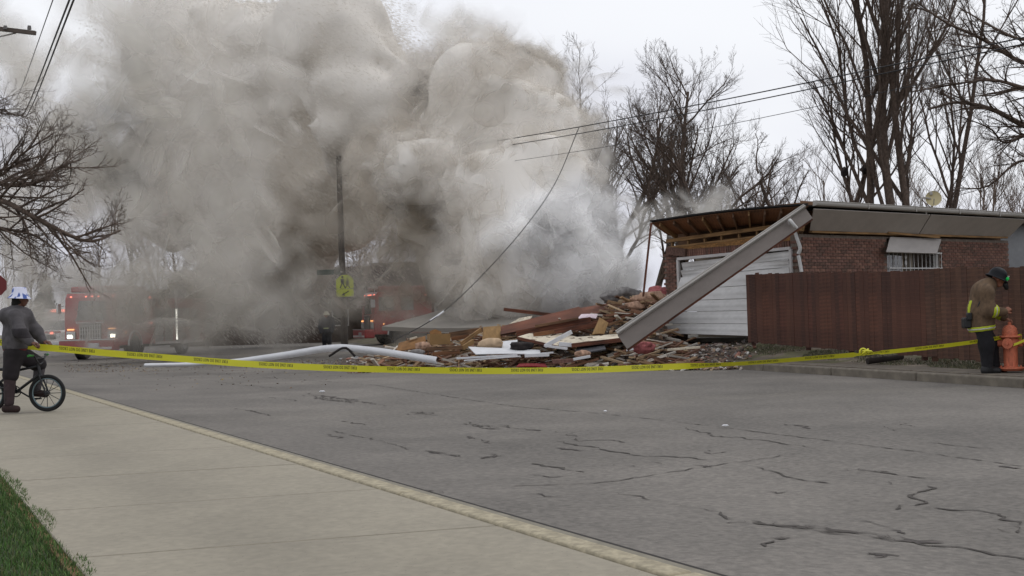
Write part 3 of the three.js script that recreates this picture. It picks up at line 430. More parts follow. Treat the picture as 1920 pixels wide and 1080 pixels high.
{
  const heapT = tex(256, 256, (u, v) => { const n = tnoise(u, v, 8, 5, 220), m = tnoise(u, v, 24, 3, 221), s = sstep(0.5, 0.56, m); const c = lerp(0.16, 0.36, n); return [lerp(c, 0.42, s * 0.5), lerp(c * 0.86, 0.33, s * 0.5), lerp(c * 0.74, 0.26, s * 0.5)]; }); heapT.repeat.set(10, 6);
  const g = sheet((u, v) => { const px = lerp(640, 1400, u), d = FRONT(px) - 0.1 + v * 11; const p = D(px, 640, d); p.y = moundY(px, d) - 0.03; return p; }, 110, 60);
  const heap = mk('rubble_heap', g, M({ map: heapT, roughness: 1, bumpMap: heapT, bumpScale: 0.05, side: THREE.DoubleSide })); tag(heap, 'heap of crushed brick, plaster and splinters beneath the larger wreckage', 'rubble', null, 'stuff');
  // broken bits over the heap and the street edge
  seed(404);
  const bit = new THREE.IcosahedronGeometry(0.5, 0); { const p = bit.attributes.position; for (let i = 0; i < p.count; i++) p.setXYZ(i, p.getX(i) * 1.0, p.getY(i) * 0.6, p.getZ(i) * 0.8); bit.computeVertexNormals(); }
  const bits = [], cols = [[0.17, 0.11, 0.08], [0.24, 0.17, 0.12], [0.22, 0.17, 0.15], [0.34, 0.30, 0.26], [0.55, 0.53, 0.50], [0.10, 0.08, 0.07], [0.25, 0.12, 0.09], [0.15, 0.13, 0.12], [0.33, 0.25, 0.16]];
  const addBit = (p, s, c, sl) => bits.push([p, s, c, sl]);
  for (let i = 0; i < 4200; i++) { const px = rr(650, 1400), d = FRONT(px) - 0.3 + Math.pow(rnd(), 1.4) * 6, p = D(px, 640, d); p.y = moundY(px, d) + 0.0; addBit(p, Math.exp(rr(-3.6, -1.9)), cols[Math.floor(rnd() * cols.length)], rr(0.3, 1.4)); }
  for (let i = 0; i < 900; i++) { const px = rr(1180, 1420), py = rr(628, 672), y0 = 0.2, p = G(px, py, y0); p.y = lotY(p.x, p.z) + 0.01; if (p.clone().sub(fk0).dot(fn) < 0.1) p.y = 0.01; addBit(p, Math.exp(rr(-3.6, -2.1)), cols[Math.floor(rnd() * cols.length)], rr(0.3, 1.2)); }
  for (let i = 0; i < 700; i++) { const px = rr(560, 1240), py = rr(676, 692), p = G(px, py); p.y = 0.01; addBit(p, Math.exp(rr(-4.3, -2.8)), cols[Math.floor(rnd() * cols.length)], rr(0.3, 1.2)); }
  for (let i = 0; i < 1500; i++) { const px = 120 + rnd() * 540, py = rnd() < 0.7 ? 674 + rnd() * 16 + (px < 300 ? 8 : 0) : 676 + rnd() * rnd() * 60, p = G(px, py); p.y = 0.008; addBit(p, Math.exp(rr(-4.2, -2.9)), [[0.12, 0.08, 0.05], [0.2, 0.13, 0.08], [0.09, 0.06, 0.05], [0.3, 0.22, 0.09]][Math.floor(rnd() * 4)], 0.35); }
  const im = new THREE.InstancedMesh(bit, M({ roughness: 1, flatShading: true }), bits.length), m4 = new THREE.Matrix4(), q = new THREE.Quaternion(), c3 = new THREE.Color();
  bits.forEach(([p, s, c, sl], i) => { q.setFromEuler(new THREE.Euler(rr(-0.6, 0.6), rnd() * 6.28, rr(-0.6, 0.6))); m4.compose(p, q, V(s * rr(0.8, 2.2), s * sl, s)); im.setMatrixAt(i, m4); const v = rr(0.7, 1.2); im.setColorAt(i, c3.setRGB(c[0] * v, c[1] * v, c[2] * v)); });
  im.name = 'debris'; im.castShadow = im.receiveShadow = true; tag(im, 'small broken bits of brick, wood and plaster strewn about', 'debris', null, 'stuff'); scene.add(im);
  // splinters: thin sticks
  const st = new THREE.BoxGeometry(1, 0.03, 0.05), sticks = new THREE.InstancedMesh(st, M({ roughness: 1 }), 900);
  for (let i = 0; i < 900; i++) { const px = rr(700, 1290), d = FRONT(px) + 0.1 + rnd() * 5, p = D(px, 640, d); p.y = moundY(px, d) + rr(0, 0.10); const L = rr(0.25, 1.1); q.setFromEuler(new THREE.Euler(rr(-0.3, 0.3), rr(-0.7, 0.7) + (rnd() < 0.3 ? 1.2 : 0), rr(-0.35, 0.35))); m4.compose(p, q, V(L, rr(0.6, 1.8), rr(0.6, 2.2))); sticks.setMatrixAt(i, m4); const c = [[0.20, 0.10, 0.06], [0.28, 0.18, 0.10], [0.15, 0.08, 0.05], [0.36, 0.26, 0.16], [0.5, 0.46, 0.40]][Math.floor(rnd() * 5)], v = rr(0.7, 1.2); sticks.setColorAt(i, c3.setRGB(c[0] * v, c[1] * v, c[2] * v)); }
  sticks.name = 'splinters'; sticks.castShadow = sticks.receiveShadow = true; tag(sticks, 'splintered laths and sticks lying over the rubble heap', 'splinters', null, 'stuff'); scene.add(sticks);
}
const Q = (a) => D(a[0], a[1], a[2]);
function plank(name, a, b, h, w, mat, label, cat = 'lumber', tw = 0) {   // end pixels with depth
  const A = Q(a), B = Q(b), up = V(0, 1, 0); const m = mk(name, bar(A, B, h, w, up, 0.006), mat); if (tw) { m.geometry.translate(-A.x, -A.y, -A.z); m.position.copy(A); m.setRotationFromAxisAngle(B.clone().sub(A).normalize(), tw); } return tag(m, label, cat);
}
function panel(name, c, t, mat, label, cat = 'panel', bow = 0) {          // four corners, pixels with depth
  const [a, b, d, e] = c.map(Q); const nrm = b.clone().sub(a).cross(e.clone().sub(a)).normalize();
  const m = mk(name, slab((u, v) => a.clone().lerp(b, u).lerp(e.clone().lerp(d, u), v).addScaledVector(nrm, bow * Math.sin(u * Math.PI) * (0.5 + 0.5 * Math.sin(v * 4))), 8, 4, t, [1.5, 0.8]), mat); return tag(m, label, cat);
}
function lump(name, p, r, s, mat, label, cat, sd = 1, rough = 0.35) {
  const c = Q(p), g = mergeVertices(new THREE.IcosahedronGeometry(1, 4).deleteAttribute('uv').deleteAttribute('normal')), P = g.attributes.position;
  for (let i = 0; i < P.count; i++) { const v = V().fromBufferAttribute(P, i), k = r * (1 + rough * (fbm(v.x * 1.7 + sd, v.y * 1.7, v.z * 1.7, 4) - 0.5) * 2); P.setXYZ(i, v.x * k * s[0], v.y * k * s[1], v.z * k * s[2]); }
  const uv = new Float32Array(P.count * 2); for (let i = 0; i < P.count; i++) { uv[i * 2] = P.getX(i); uv[i * 2 + 1] = P.getY(i) + P.getZ(i); } g.setAttribute('uv', new THREE.BufferAttribute(uv, 2)); g.computeVertexNormals(); const m = mk(name, g, mat); m.position.copy(c); return tag(m, label, cat);
}
// roof plane lying behind the heap
panel('collapsed_roof', [[716, 612, 36], [945, 612, 34.5], [1000, 590, 37.5], [846, 576, 41]], 0.12, roofGrey, 'broad grey roof slope lying flat behind the rubble heap', 'roof', -0.1);
panel('torn_ceiling_board', [[955, 607, 33.2], [994, 598, 33.2], [998, 592, 33.6], [975, 596, 33.6]], 0.02, beige, 'small pale torn board between the grey roof slope and brown timbers', 'panel');
plank('pointed_timber', [945, 580, 33.4], [1040, 591, 33.0], 0.09, 0.09, rustWood, 'dark pointed timber jutting left over the grey roof slope');
panel('roof_deck', [[938, 627, 31.6], [1112, 596, 31.6], [1085, 575, 32.6], [939, 612, 32.2]], 0.05, rustWood, 'wide rust brown plank deck tilted on top of the heap', 'panel', 0.03);
panel('roof_deck', [[1060, 596, 32.2], [1190, 580, 31.6], [1200, 560, 33], [1070, 580, 33]], 0.05, rustWood, 'rust brown deck section climbing towards the garage pier', 'panel', 0.04);
plank('long_beam', [968, 626, 31.0], [1108, 600, 31.0], 0.16, 0.09, rustWood, 'long rust brown beam lying below the plank deck'); plank('tan_board', [1003, 612, 30.9], [1085, 597, 30.9], 0.07, 0.04, oldWood, 'lighter tan board on the long rust brown beam');
plank('long_beam', [1000, 628, 30.6], [1112, 611, 30.7], 0.10, 0.08, darkWood, 'dark beam below the long rust brown beam');
plank('beam', [1040, 622, 30.4], [1150, 604, 30.4], 0.12, 0.07, rustWood, 'rust brown beam beside the tan cardboard sheet'); plank('beam', [1085, 612, 30.9], [1175, 592, 31], 0.10, 0.06, rustWood, 'rust brown beam passing behind the tan cardboard sheet');
panel('crumpled_cloth', [[1082, 598, 31.0], [1118, 597, 31.0], [1121, 589, 31.2], [1090, 589, 31.2]], 0.02, clothM, 'pinkish white cloth lying on the plank deck', 'cloth', 0.07);
plank('stick', [1138, 568, 31.6], [1178, 584, 31.2], 0.06, 0.05, oldWood, 'split stick falling right across the stacked boards'); plank('stick', [1144, 575, 31.3], [1151, 593, 31.2], 0.13, 0.03, tanWood, 'short tan board standing up from the heap'); plank('board', [1142, 593, 31.0], [1198, 583, 30.6], 0.06, 0.06, oldWood, 'upper of the thin boards beside the fallen eave');
plank('board', [1138, 601, 30.6], [1188, 588, 30.4], 0.05, 0.05, rustWood, 'middle of the thin boards beside the fallen eave'); plank('board', [1136, 611, 30.2], [1168, 600, 30.2], 0.06, 0.06, oldWood, 'lowest of the thin boards beside the fallen eave');
plank('board', [1150, 575, 32], [1230, 560, 31.5], 0.05, 0.1, rustWood, 'brown board rising towards the leaning stud');
panel('cardboard_sheet', [[1110, 627, 29.9], [1133, 626, 29.9], [1141, 605, 30.2], [1124, 595, 30.3]], 0.02, cardM, 'tan cardboard sheet standing among brown boards', 'cardboard', 0.05);
panel('plaster_board', [[971, 631, 30.6], [1046, 648, 29.6], [1092, 634, 30.0], [1020, 617, 31.4]], 0.03, beige, 'large dirty cream board lying tilted at the front of the heap', 'panel'); plank('board_edge', [970, 634, 30.45], [1050, 652, 29.5], 0.07, 0.05, rustWood, 'rust brown edge timber under the dirty cream board');
plank('white_board', [1022, 649, 29.3], [1072, 622, 29.6], 0.10, 0.03, siding, 'white board leaning steeply across the cream board'); plank('white_board', [1020, 648, 29.25], [1064, 654, 29.2], 0.06, 0.04, siding, 'white board lying level at the foot of the steep one'); plank('white_board', [1048, 645, 29.35], [1074, 647, 29.3], 0.10, 0.04, siding, 'short white board beside the rust edged slab');
panel('flat_slab', [[1046, 646, 29.4], [1188, 631, 28.8], [1182, 624, 29.8], [1052, 634, 30.2]], 0.09, beige, 'long cream topped slab lying at the foot of the fallen eave', 'panel'); plank('slab_edge', [1072, 648, 29.2], [1192, 634, 28.6], 0.10, 0.05, rustWood, 'rust brown edge beam under the long cream topped slab');
panel('slate_sheet', [[1078, 664, 28.9], [1136, 654, 28.6], [1132, 645, 29.3], [1082, 650, 29.6]], 0.03, slateM, 'dark grey sheet tucked under the long cream slab', 'panel');
panel('cardboard_sheet', [[904, 640, 31.6], [939, 637, 31.6], [939, 611, 32], [906, 613, 32]], 0.02, cardM, 'yellow tan cardboard sheet upright left of the plank deck', 'cardboard', 0.03);
lump('sack', [920, 645, 30.4], 0.33, [1, 0.45, 0.6], fabM, 'pale tan stuffed sack beside the white siding sheet', 'sack', 3, 0.25); lump('black_bag', [978, 649, 30.0], 0.30, [1, 0.38, 0.6], charM, 'black plastic bag in front of the cream board', 'bag', 5, 0.4);
panel('white_square', [[941, 655, 30.3], [971, 655, 30.3], [970, 637, 30.8], [941, 640, 30.8]], 0.03, siding, 'small square white panel between the sack and black bag', 'panel');
panel('siding_sheet', [[892, 664, 29.9], [1014, 664, 29.6], [1012, 656, 29.9], [878, 650, 30.3]], 0.02, siding, 'long bent sheet of white siding at the street edge', 'siding', 0.03); plank('white_strip', [856, 672, 29.7], [970, 666, 29.4], 0.05, 0.04, siding, 'thin white trim strip lying on the street, upper one'); plank('white_strip', [870, 676, 29.3], [976, 668, 29.2], 0.03, 0.05, siding, 'thin white trim strip lying on the street, lower one');
plank('white_trim', [984, 667, 29.1], [1030, 665, 29.0], 0.08, 0.05, siding, 'short thick white trim piece by the siding sheet'); plank('white_trim', [1014, 663, 29.2], [1038, 661, 29.2], 0.04, 0.04, siding, 'small white trim end beyond the thick trim piece');
lump('insulation', [1206, 651, 27.8], 0.26, [1, 0.5, 0.7], pinkM, 'clump of dusty pink insulation lying in front of the fallen eave', 'insulation', 7, 0.6); panel('white_scrap', [[1174, 658, 27.6], [1188, 656, 27.6], [1186, 645, 27.7], [1178, 648, 27.7]], 0.02, siding, 'bright white scrap beside the pink insulation', 'scrap');
lump('concrete_chunk', [1092, 664, 28.6], 0.19, [1, 0.5, 0.8], tanChunk, 'brown masonry chunk above the white scrap board', 'masonry', 9, 0.4); plank('white_scrap', [1075, 674, 28.3], [1107, 668, 28.3], 0.06, 0.06, siding, 'white scrap board in front of the masonry chunk', 'scrap');
plank('brick_row', [1036, 678, 28.6], [1076, 676, 28.6], 0.09, 0.1, brickTs[0], 'row of bricks still joined, lying on the street', 'bricks'); panel('red_cloth', [[968, 687, 28.9], [1026, 688, 28.9], [1022, 681, 29.9], [974, 681, 29.9]], 0.02, redCloth, 'dark red cloth flat on the street by the rubble', 'cloth', 0.03);
plank('white_plank', [1252, 656, 27.0], [1312, 651, 27.2], 0.05, 0.09, beige, 'pale plank lying in front of the garage door');
lump('charred_clump', [1172, 556, 32.4], 0.5, [1.2, 0.4, 0.7], greyM, 'grey ash covered clump at the top of the heap', 'insulation', 11, 0.6); lump('insulation', [1218, 562, 31.2], 0.40, [1.1, 0.5, 0.8], tanChunk, 'tan and pink insulation clump below the leaning stud', 'insulation', 13, 0.6); lump('insulation', [1234, 548, 31.4], 0.26, [0.9, 0.6, 0.8], pinkM, 'small pink insulation clump against the garage pier', 'insulation', 15, 0.6); lump('insulation', [1200, 574, 30.9], 0.3, [1.3, 0.4, 0.8], tanChunk, 'lower tan insulation clump at the top of the heap', 'insulation', 17, 0.6);
panel('cardboard_sheet', [[742, 660, 31.6], [800, 652, 31.4], [797, 630, 31.9], [748, 643, 32.2]], 0.02, cardD, 'brown cardboard sheet leaning at the left end of the heap', 'cardboard', 0.05); plank('pale_scrap', [764, 637, 31.9], [782, 632, 31.9], 0.05, 0.08, beige, 'pale scrap on top of the leftmost brown cardboard', 'scrap');
{ const b = thing('cardboard_box', 'open cardboard box with raised flap in the rubble', 'box', Q([823, 646, 31.2]), 0.25); mk('side', [box(0.52, 0.27, 0.012, 0, 0.135, 0.2), box(0.52, 0.27, 0.012, 0, 0.135, -0.2), box(0.012, 0.27, 0.39, -0.254, 0.135, 0), box(0.012, 0.27, 0.39, 0.254, 0.135, 0)], cardM, b); mk('flap', slab((u, v) => V(-0.26 + u * 0.3, 0.27 + v * 0.13 * (1 - Math.abs(u - 0.45)), 0.2 - v * 0.05), 4, 2, 0.01), cardD, b); mk('bottom', box(0.5, 0.01, 0.38, 0, 0.006, 0), cardD, b); }
plank('tan_plank', [842, 628, 32.2], [905, 618, 32.4], 0.13, 0.05, oldWood, 'tan plank behind the cardboard box'); plank('tan_plank', [864, 645, 30.9], [902, 618, 31.4], 0.10, 0.05, tanWood, 'tan plank leaning steeply right of the cardboard box'); plank('tan_plank', [846, 636, 31.6], [880, 630, 31.6], 0.10, 0.06, darkWood, 'dark short plank beside the cardboard box');
plank('brown_plank', [800, 655, 30.7], [868, 651, 30.6], 0.10, 0.08, oldWood, 'brown plank flat in front of the cardboard box'); plank('brown_plank', [812, 664, 30.3], [862, 660, 30.2], 0.09, 0.08, darkWood, 'dark plank flat in front of the brown plank'); plank('brown_plank', [868, 652, 30.4], [888, 640, 30.8], 0.12, 0.04, cardM, 'short tan offcut left of the sack');
lump('plaster_lump', [793, 650, 30.8], 0.2, [1, 0.6, 0.8], tanChunk, 'pinkish plaster lump below the cardboard box', 'plaster', 19); lump('plaster_lump', [783, 661, 30.4], 0.18, [1, 0.5, 0.8], greyM, 'grey plaster lump below the pinkish one', 'plaster', 21);
{ // long bent white gutter lying over the kerb and street
  const p = [[272, 685, 33.4], [360, 683, 33.0], [450, 677, 32.4], [540, 665, 31.6], [600, 655, 31.0], [645, 652, 30.6], [720, 660, 30.2], [820, 676, 29.2]].map(Q);
  const cv = new THREE.CatmullRomCurve3(p, false, 'catmullrom', 0.3), n = 60; const g = slab((u, v) => { const a = cv.getPoint(u), t = cv.getTangent(u), up = V(0, 1, 0), out = t.clone().cross(up).normalize(); if (out.z < 0) out.negate(); const wd = 0.16 * lerp(0.55, 1, sstep(0.1, 0.45, u)); return a.addScaledVector(up, (0.5 - v) * wd).addScaledVector(out, 0.05 * Math.sin(v * Math.PI)); }, n, 6, 0.012, [8, 0.2]);
  const m = mk('bent_gutter', g, siding); tag(m, 'long white gutter lying bent over debris at the street edge', 'gutter');
  const w = D(647, 652, 30.5); tag(mk('debris_pile', tube([w.clone().add(V(-0.4, -0.2, 0.05)), w, w.clone().add(V(0.25, -0.22, 0.05))], 0.03, 10, 5), charM), 'dark twisted strap under the bent white gutter', 'strap');
  seed(77); for (let i = 0; i < 16; i++) { const px = [690, 700, 712, 722, 776, 772, 655, 640, 730, 706, 668, 745, 1135, 1360, 604, 985][i], py = [671, 674, 669, 673, 676, 671, 676, 674, 677, 677, 672, 679, 775, 803, 737, 690][i], c = G(px, py); c.y = 0.03; const g2 = new THREE.IcosahedronGeometry((i > 11 ? 0.035 : 0.06) * rr(0.6, 1.2), 0).scale(1.6, 0.5, 1); const o = mk('white_chip', g2, siding); o.position.copy(c); o.rotation.y = rnd() * 6; tag(o, 'small white chip of plaster lying on the street', 'chip', 'white chips on the street'); }
}
// ---------------------------------------------------------------- barrier tape
{
  const pts = [[-40, 636, 17.0], [62, 650, 17.0], [100, 653, 17.0], [200, 662, 17.1], [330, 672, 17.3], [460, 682, 17.4], [600, 689, 17.6], [760, 693.5, 17.8], [920, 695.5, 18.0], [1080, 694, 18.2], [1250, 688, 18.4], [1400, 681, 18.6], [1540, 670, 18.8], [1640, 662, 18.95], [1740, 652, 19.1], [1820, 642, 19.2], [1878, 633, 19.25]].map(Q);
  const cv = new THREE.CatmullRomCurve3(pts, false, 'centripetal'), L = cv.getLength(), N = 260;
  const cvs = document.createElement('canvas'); cvs.width = 1024; cvs.height = 96; const x = cvs.getContext('2d'); x.fillStyle = '#d2cf28'; x.fillRect(0, 0, 1024, 96); x.fillStyle = '#1a1a10'; x.font = 'bold 60px sans-serif'; x.save(); x.translate(512, 36); x.rotate(Math.PI); x.textAlign = 'center'; x.textBaseline = 'middle'; x.fillText('FIRE LINE DO NOT CROSS', 0, 0, 540); x.restore();
  const t = new THREE.CanvasTexture(cvs); t.colorSpace = THREE.SRGBColorSpace; t.wrapS = THREE.RepeatWrapping; t.magFilter = THREE.LinearFilter;
  const tapeM = new THREE.MeshPhysicalMaterial({ map: t, roughness: 0.45, side: THREE.DoubleSide, transmission: 0.15, thickness: 0 });
  const pos = [], uv = [], ix = []; const W = 0.092, rep = 0.905;
  for (let i = 0; i <= N; i++) { const u = i / N, p = cv.getPointAt(u), tn = cv.getTangentAt(u), s = u * L; const px = clamp((p.x / -p.z) * FPX + 960, 0, 1920);
    const tw = sstep(1260, 1340, px) * 0.75 - sstep(1560, 1660, px) * 0.3 + 0.08 * Math.sin(s * 1.3), up = V(0, Math.cos(tw), Math.sin(tw)), w = W * lerp(1, 0.75, sstep(1600, 1640, px)) * (px > 1600 && px < 1645 ? 0.6 : 1);
    pos.push(p.x + up.x * w / 2, p.y + up.y * w / 2, p.z + up.z * w / 2, p.x - up.x * w / 2, p.y - up.y * w / 2, p.z - up.z * w / 2); uv.push(s / rep, 1, s / rep, 0); if (i) { const k = i * 2; ix.push(k - 2, k - 1, k, k - 1, k + 1, k); } }
  const g = new THREE.BufferGeometry(); g.setAttribute('position', new THREE.Float32BufferAttribute(pos, 3)); g.setAttribute('uv', new THREE.Float32BufferAttribute(uv, 2)); g.setIndex(ix); g.computeVertexNormals();
  const tp = thing('barrier_tape', 'yellow fire line tape stretched across the street to the hydrant', 'tape'); mk('ribbon', g, tapeM, tp);
  // knot, and the turns round the hydrant
  const k = Q([1622, 662, 18.92]), yel = M({ color: 0xc9c62c, roughness: 0.5, side: THREE.DoubleSide });
  mk('knot', [0, 1, 2].map((i) => new THREE.TorusGeometry(0.05 + i * 0.012, 0.014, 5, 14).rotateX(i * 0.9).rotateY(i * 1.3).translate(k.x + i * 0.03 - 0.03, k.y + 0.02, k.z)), yel, tp);
  const hb = Q([1897, 640, 19.3]); const wrap = []; for (let i = 0; i <= 40; i++) { const a = -2.2 + i / 40 * 9.5; wrap.push(V(hb.x + Math.cos(a) * 0.15, hb.y + 0.04 + 0.05 * Math.sin(a * 1.7) + (i > 30 ? (i - 30) * 0.006 : 0), hb.z + Math.sin(a) * 0.15)); }
  mk('wrap', (() => { const c2 = new THREE.CatmullRomCurve3(wrap); return sheet((u, v) => c2.getPoint(u).add(V(0, (v - 0.5) * 0.045, 0)), 80, 1); })(), yel, tp);
  const tail = new THREE.CatmullRomCurve3([Q([1886, 650, 19.12]), Q([1905, 645, 19.1]), Q([1925, 636, 19.1])]); mk('tail', sheet((u, v) => tail.getPoint(u).add(V(0, (v - 0.5) * 0.04, 0)), 12, 1), yel, tp);
}
// ---------------------------------------------------------------- bare trees
class Limbs {
  constructor() { this.p = []; this.n = []; this.ix = []; }
  tube(pts, r0, r1, sides) {                       // tapered tube through points
    const base = this.p.length / 3, n = pts.length; let ref = V(0.31, 0.2, 0.93);
    for (let i = 0; i < n; i++) {
      const t = pts[Math.min(i + 1, n - 1)].clone().sub(pts[Math.max(i - 1, 0)]).normalize(), a = ref.clone().cross(t); if (a.lengthSq() < 1e-4) a.set(1, 0, 0).cross(t); a.normalize(); const b = t.clone().cross(a), r = lerp(r0, r1, i / (n - 1));
      for (let k = 0; k < sides; k++) { const w = k / sides * 6.28318, c = Math.cos(w), s = Math.sin(w), x = a.x * c + b.x * s, y = a.y * c + b.y * s, z = a.z * c + b.z * s; this.p.push(pts[i].x + x * r, pts[i].y + y * r, pts[i].z + z * r); this.n.push(x, y, z); }
      if (i) for (let k = 0; k < sides; k++) { const q = base + (i - 1) * sides + k, q2 = base + (i - 1) * sides + (k + 1) % sides; this.ix.push(q, q2, q + sides, q2, q2 + sides, q + sides); }
    }
  }
  geo() { const g = new THREE.BufferGeometry(); g.setAttribute('position', new THREE.Float32BufferAttribute(this.p, 3)); g.setAttribute('normal', new THREE.Float32BufferAttribute(this.n, 3)); g.setAttribute('uv', new THREE.Float32BufferAttribute(new Float32Array(this.p.length / 3 * 2).map((_, i) => i % 2 ? this.p[(i >> 1) * 3 + 1] : this.p[(i >> 1) * 3] + this.p[(i >> 1) * 3 + 2]), 2)); g.setIndex(this.ix); return g; }
}
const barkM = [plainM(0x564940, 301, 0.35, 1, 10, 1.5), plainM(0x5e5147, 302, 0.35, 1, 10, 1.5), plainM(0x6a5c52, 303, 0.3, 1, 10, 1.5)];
// grows sub-branches along a polyline
function sprout(T, C, pts, r0, r1, lvl, o) {
  const L = pts.reduce((s, p, i) => s + (i ? p.distanceTo(pts[i - 1]) : 0), 0), n = o.n[lvl] * rr(0.8, 1.2);
  for (let k = 0; k < n; k++) {
    const t = lerp(o.from[lvl], 0.98, (k + rnd()) / n), f = t * (pts.length - 1), i = Math.min(Math.floor(f), pts.length - 2), p = pts[i].clone().lerp(pts[i + 1], f - i), dir = pts[i + 1].clone().sub(pts[i]).normalize();
    const az = V(gauss(), gauss(), gauss()).cross(dir).normalize(), ang = o.ang[lvl] * rr(0.6, 1.35), d = dir.clone().multiplyScalar(Math.cos(ang)).addScaledVector(az, Math.sin(ang)); d.y += o.up[lvl]; d.normalize();
    const len = L * o.len[lvl] * rr(0.55, 1.25) * lerp(1.15, 0.55, t), r = Math.min(lerp(r0, r1, t) * rr(0.4, 0.72), o.rmax[lvl]);
    grow(T, C, p, d, len, Math.max(r, o.rmin), lvl + 1, o);
  }
}
function grow(T, C, p, d, len, r, lvl, o) {
  const seg = [8, 6, 4, 3, 2, 2][lvl], pts = [p.clone()], dir = d.clone(), wob = o.wob ?? 0.22;
  for (let i = 0; i < seg; i++) { dir.x += gauss() * wob * 0.55; dir.z += gauss() * wob * 0.55; dir.y += gauss() * wob * 0.4 + (o.lift ?? 0.05); dir.normalize(); pts.push(pts[i].clone().addScaledVector(dir, len / seg)); }
  const r1 = lvl < o.n.length ? r * 0.35 : Math.max(r * 0.3, 0.0025); (lvl <= 1 ? T : C).tube(pts, r, r1, [9, 7, 5, 4, 3, 3][lvl]);
  if (lvl < o.n.length) sprout(T, C, pts, r, r1, lvl, o);
}
const OAK = { n: [13, 9, 7, 5], from: [0.28, 0.25, 0.2, 0.15], ang: [0.75, 0.75, 0.75, 0.7], up: [0.25, 0.18, 0.12, 0.1], len: [0.5, 0.5, 0.5, 0.55], rmax: [0.16, 0.06, 0.022, 0.009], rmin: 0.005, wob: 0.24, lift: 0.06 };
const TALL = { n: [13, 9, 7, 5], from: [0.22, 0.2, 0.2, 0.15], ang: [0.6, 0.6, 0.65, 0.7], up: [0.25, 0.25, 0.2, 0.1], len: [0.46, 0.5, 0.5, 0.55], rmax: [0.085, 0.04, 0.018, 0.009], rmin: 0.005, wob: 0.17, lift: 0.08 };
const BRUSH = { n: [16, 8, 7], from: [0.15, 0.2, 0.2], ang: [0.7, 0.65, 0.6], up: [0.3, 0.25, 0.15], len: [0.5, 0.55, 0.5], rmax: [0.05, 0.025, 0.012], rmin: 0.007, wob: 0.18, lift: 0.08 };
function bareTree(name, label, base, H, r, o, sd, bark = 0, lean = [0, 0], group) {
  seed(sd); const t = thing(name, label, 'tree', base, 0, group), T = new Limbs(), C = new Limbs();
  grow(T, C, V(0, -0.1, 0), V(lean[0], 1, lean[1]).normalize(), H * 0.92, r, 0, o);
  mk('trunk', T.geo(), barkM[bark], t); mk('crown', C.geo(), barkM[bark], t); return t;
}
const foot = (px, d) => { const p = D(px, 600, d); p.y = 0; return p; };
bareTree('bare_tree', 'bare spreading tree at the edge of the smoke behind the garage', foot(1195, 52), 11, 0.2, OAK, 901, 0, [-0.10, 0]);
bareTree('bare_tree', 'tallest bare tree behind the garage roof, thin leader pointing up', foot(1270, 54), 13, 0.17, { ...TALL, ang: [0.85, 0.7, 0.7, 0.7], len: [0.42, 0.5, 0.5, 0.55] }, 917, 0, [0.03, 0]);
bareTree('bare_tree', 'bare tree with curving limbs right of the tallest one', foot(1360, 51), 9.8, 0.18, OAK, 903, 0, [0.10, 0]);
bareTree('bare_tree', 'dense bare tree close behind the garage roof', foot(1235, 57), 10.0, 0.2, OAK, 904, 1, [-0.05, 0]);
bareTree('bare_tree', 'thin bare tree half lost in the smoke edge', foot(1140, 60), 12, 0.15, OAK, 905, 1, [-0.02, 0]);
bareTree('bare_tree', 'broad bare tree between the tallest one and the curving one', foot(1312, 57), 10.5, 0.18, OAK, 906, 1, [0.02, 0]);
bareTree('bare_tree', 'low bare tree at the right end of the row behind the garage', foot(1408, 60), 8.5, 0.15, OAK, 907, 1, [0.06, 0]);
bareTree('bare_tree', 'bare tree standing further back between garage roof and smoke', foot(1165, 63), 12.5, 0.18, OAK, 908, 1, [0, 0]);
// tall group behind the long side of the house
bareTree('tall_tree', 'tall bare tree with leaning trunk, leftmost of the group behind the house', foot(1598, 46), 15, 0.13, TALL, 911, 0, [-0.05, 0]);
bareTree('tall_tree', 'tall straight bare tree in the group behind the house', foot(1640, 46), 18, 0.17, TALL, 912, 0, [0.0, 0]);
bareTree('tall_tree', 'thickest straight bare tree in the group behind the house', foot(1690, 45), 19, 0.2, TALL, 913, 0, [0.02, 0]);
bareTree('tall_tree', 'bare tree leaning right in the group behind the house', foot(1726, 45), 17.5, 0.17, TALL, 914, 0, [0.10, 0]);
bareTree('tall_tree', 'slim bare tree leaning right, outermost of the group behind the house', foot(1752, 47), 15.5, 0.13, TALL, 915, 0, [0.17, 0]);
bareTree('low_tree', 'low bare tree forking left beside the tall group', foot(1610, 43), 7.5, 0.15, { ...OAK, n: [6, 6, 5, 4] }, 916, 0, [-0.55, 0]);
{ // pale brush behind everything: one tree of the kind, copied
  const sets = [[1480, 80, 10], [1545, 84, 11], [1600, 78, 9], [1765, 76, 9.5], [1820, 82, 11], [1870, 74, 10], [1905, 86, 11.5], [1440, 88, 9], [1700, 88, 11], [700, 84, 8], [742, 82, 9], [1380, 90, 10], [540, 88, 13], [600, 90, 12], [480, 95, 12], [300, 100, 12], [350, 98, 11], [250, 104, 12], [190, 112, 11], [60, 118, 10], [20, 110, 11], [1310, 92, 9], [140, 120, 9], [420, 105, 12], [660, 96, 10], [1960, 80, 11]];
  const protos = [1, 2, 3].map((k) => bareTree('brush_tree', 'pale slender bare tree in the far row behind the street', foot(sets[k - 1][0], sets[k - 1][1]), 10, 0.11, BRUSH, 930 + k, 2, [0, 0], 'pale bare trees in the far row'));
  sets.forEach(([px, d, h], i) => { let t = protos[i]; if (i >= 3) { t = protos[i % 3].clone(); t.name = numbered('brush_tree'); scene.add(t); } t.position.copy(foot(px, d)); t.rotation.y = i * 1.7; t.scale.setScalar(h / 10); });
}
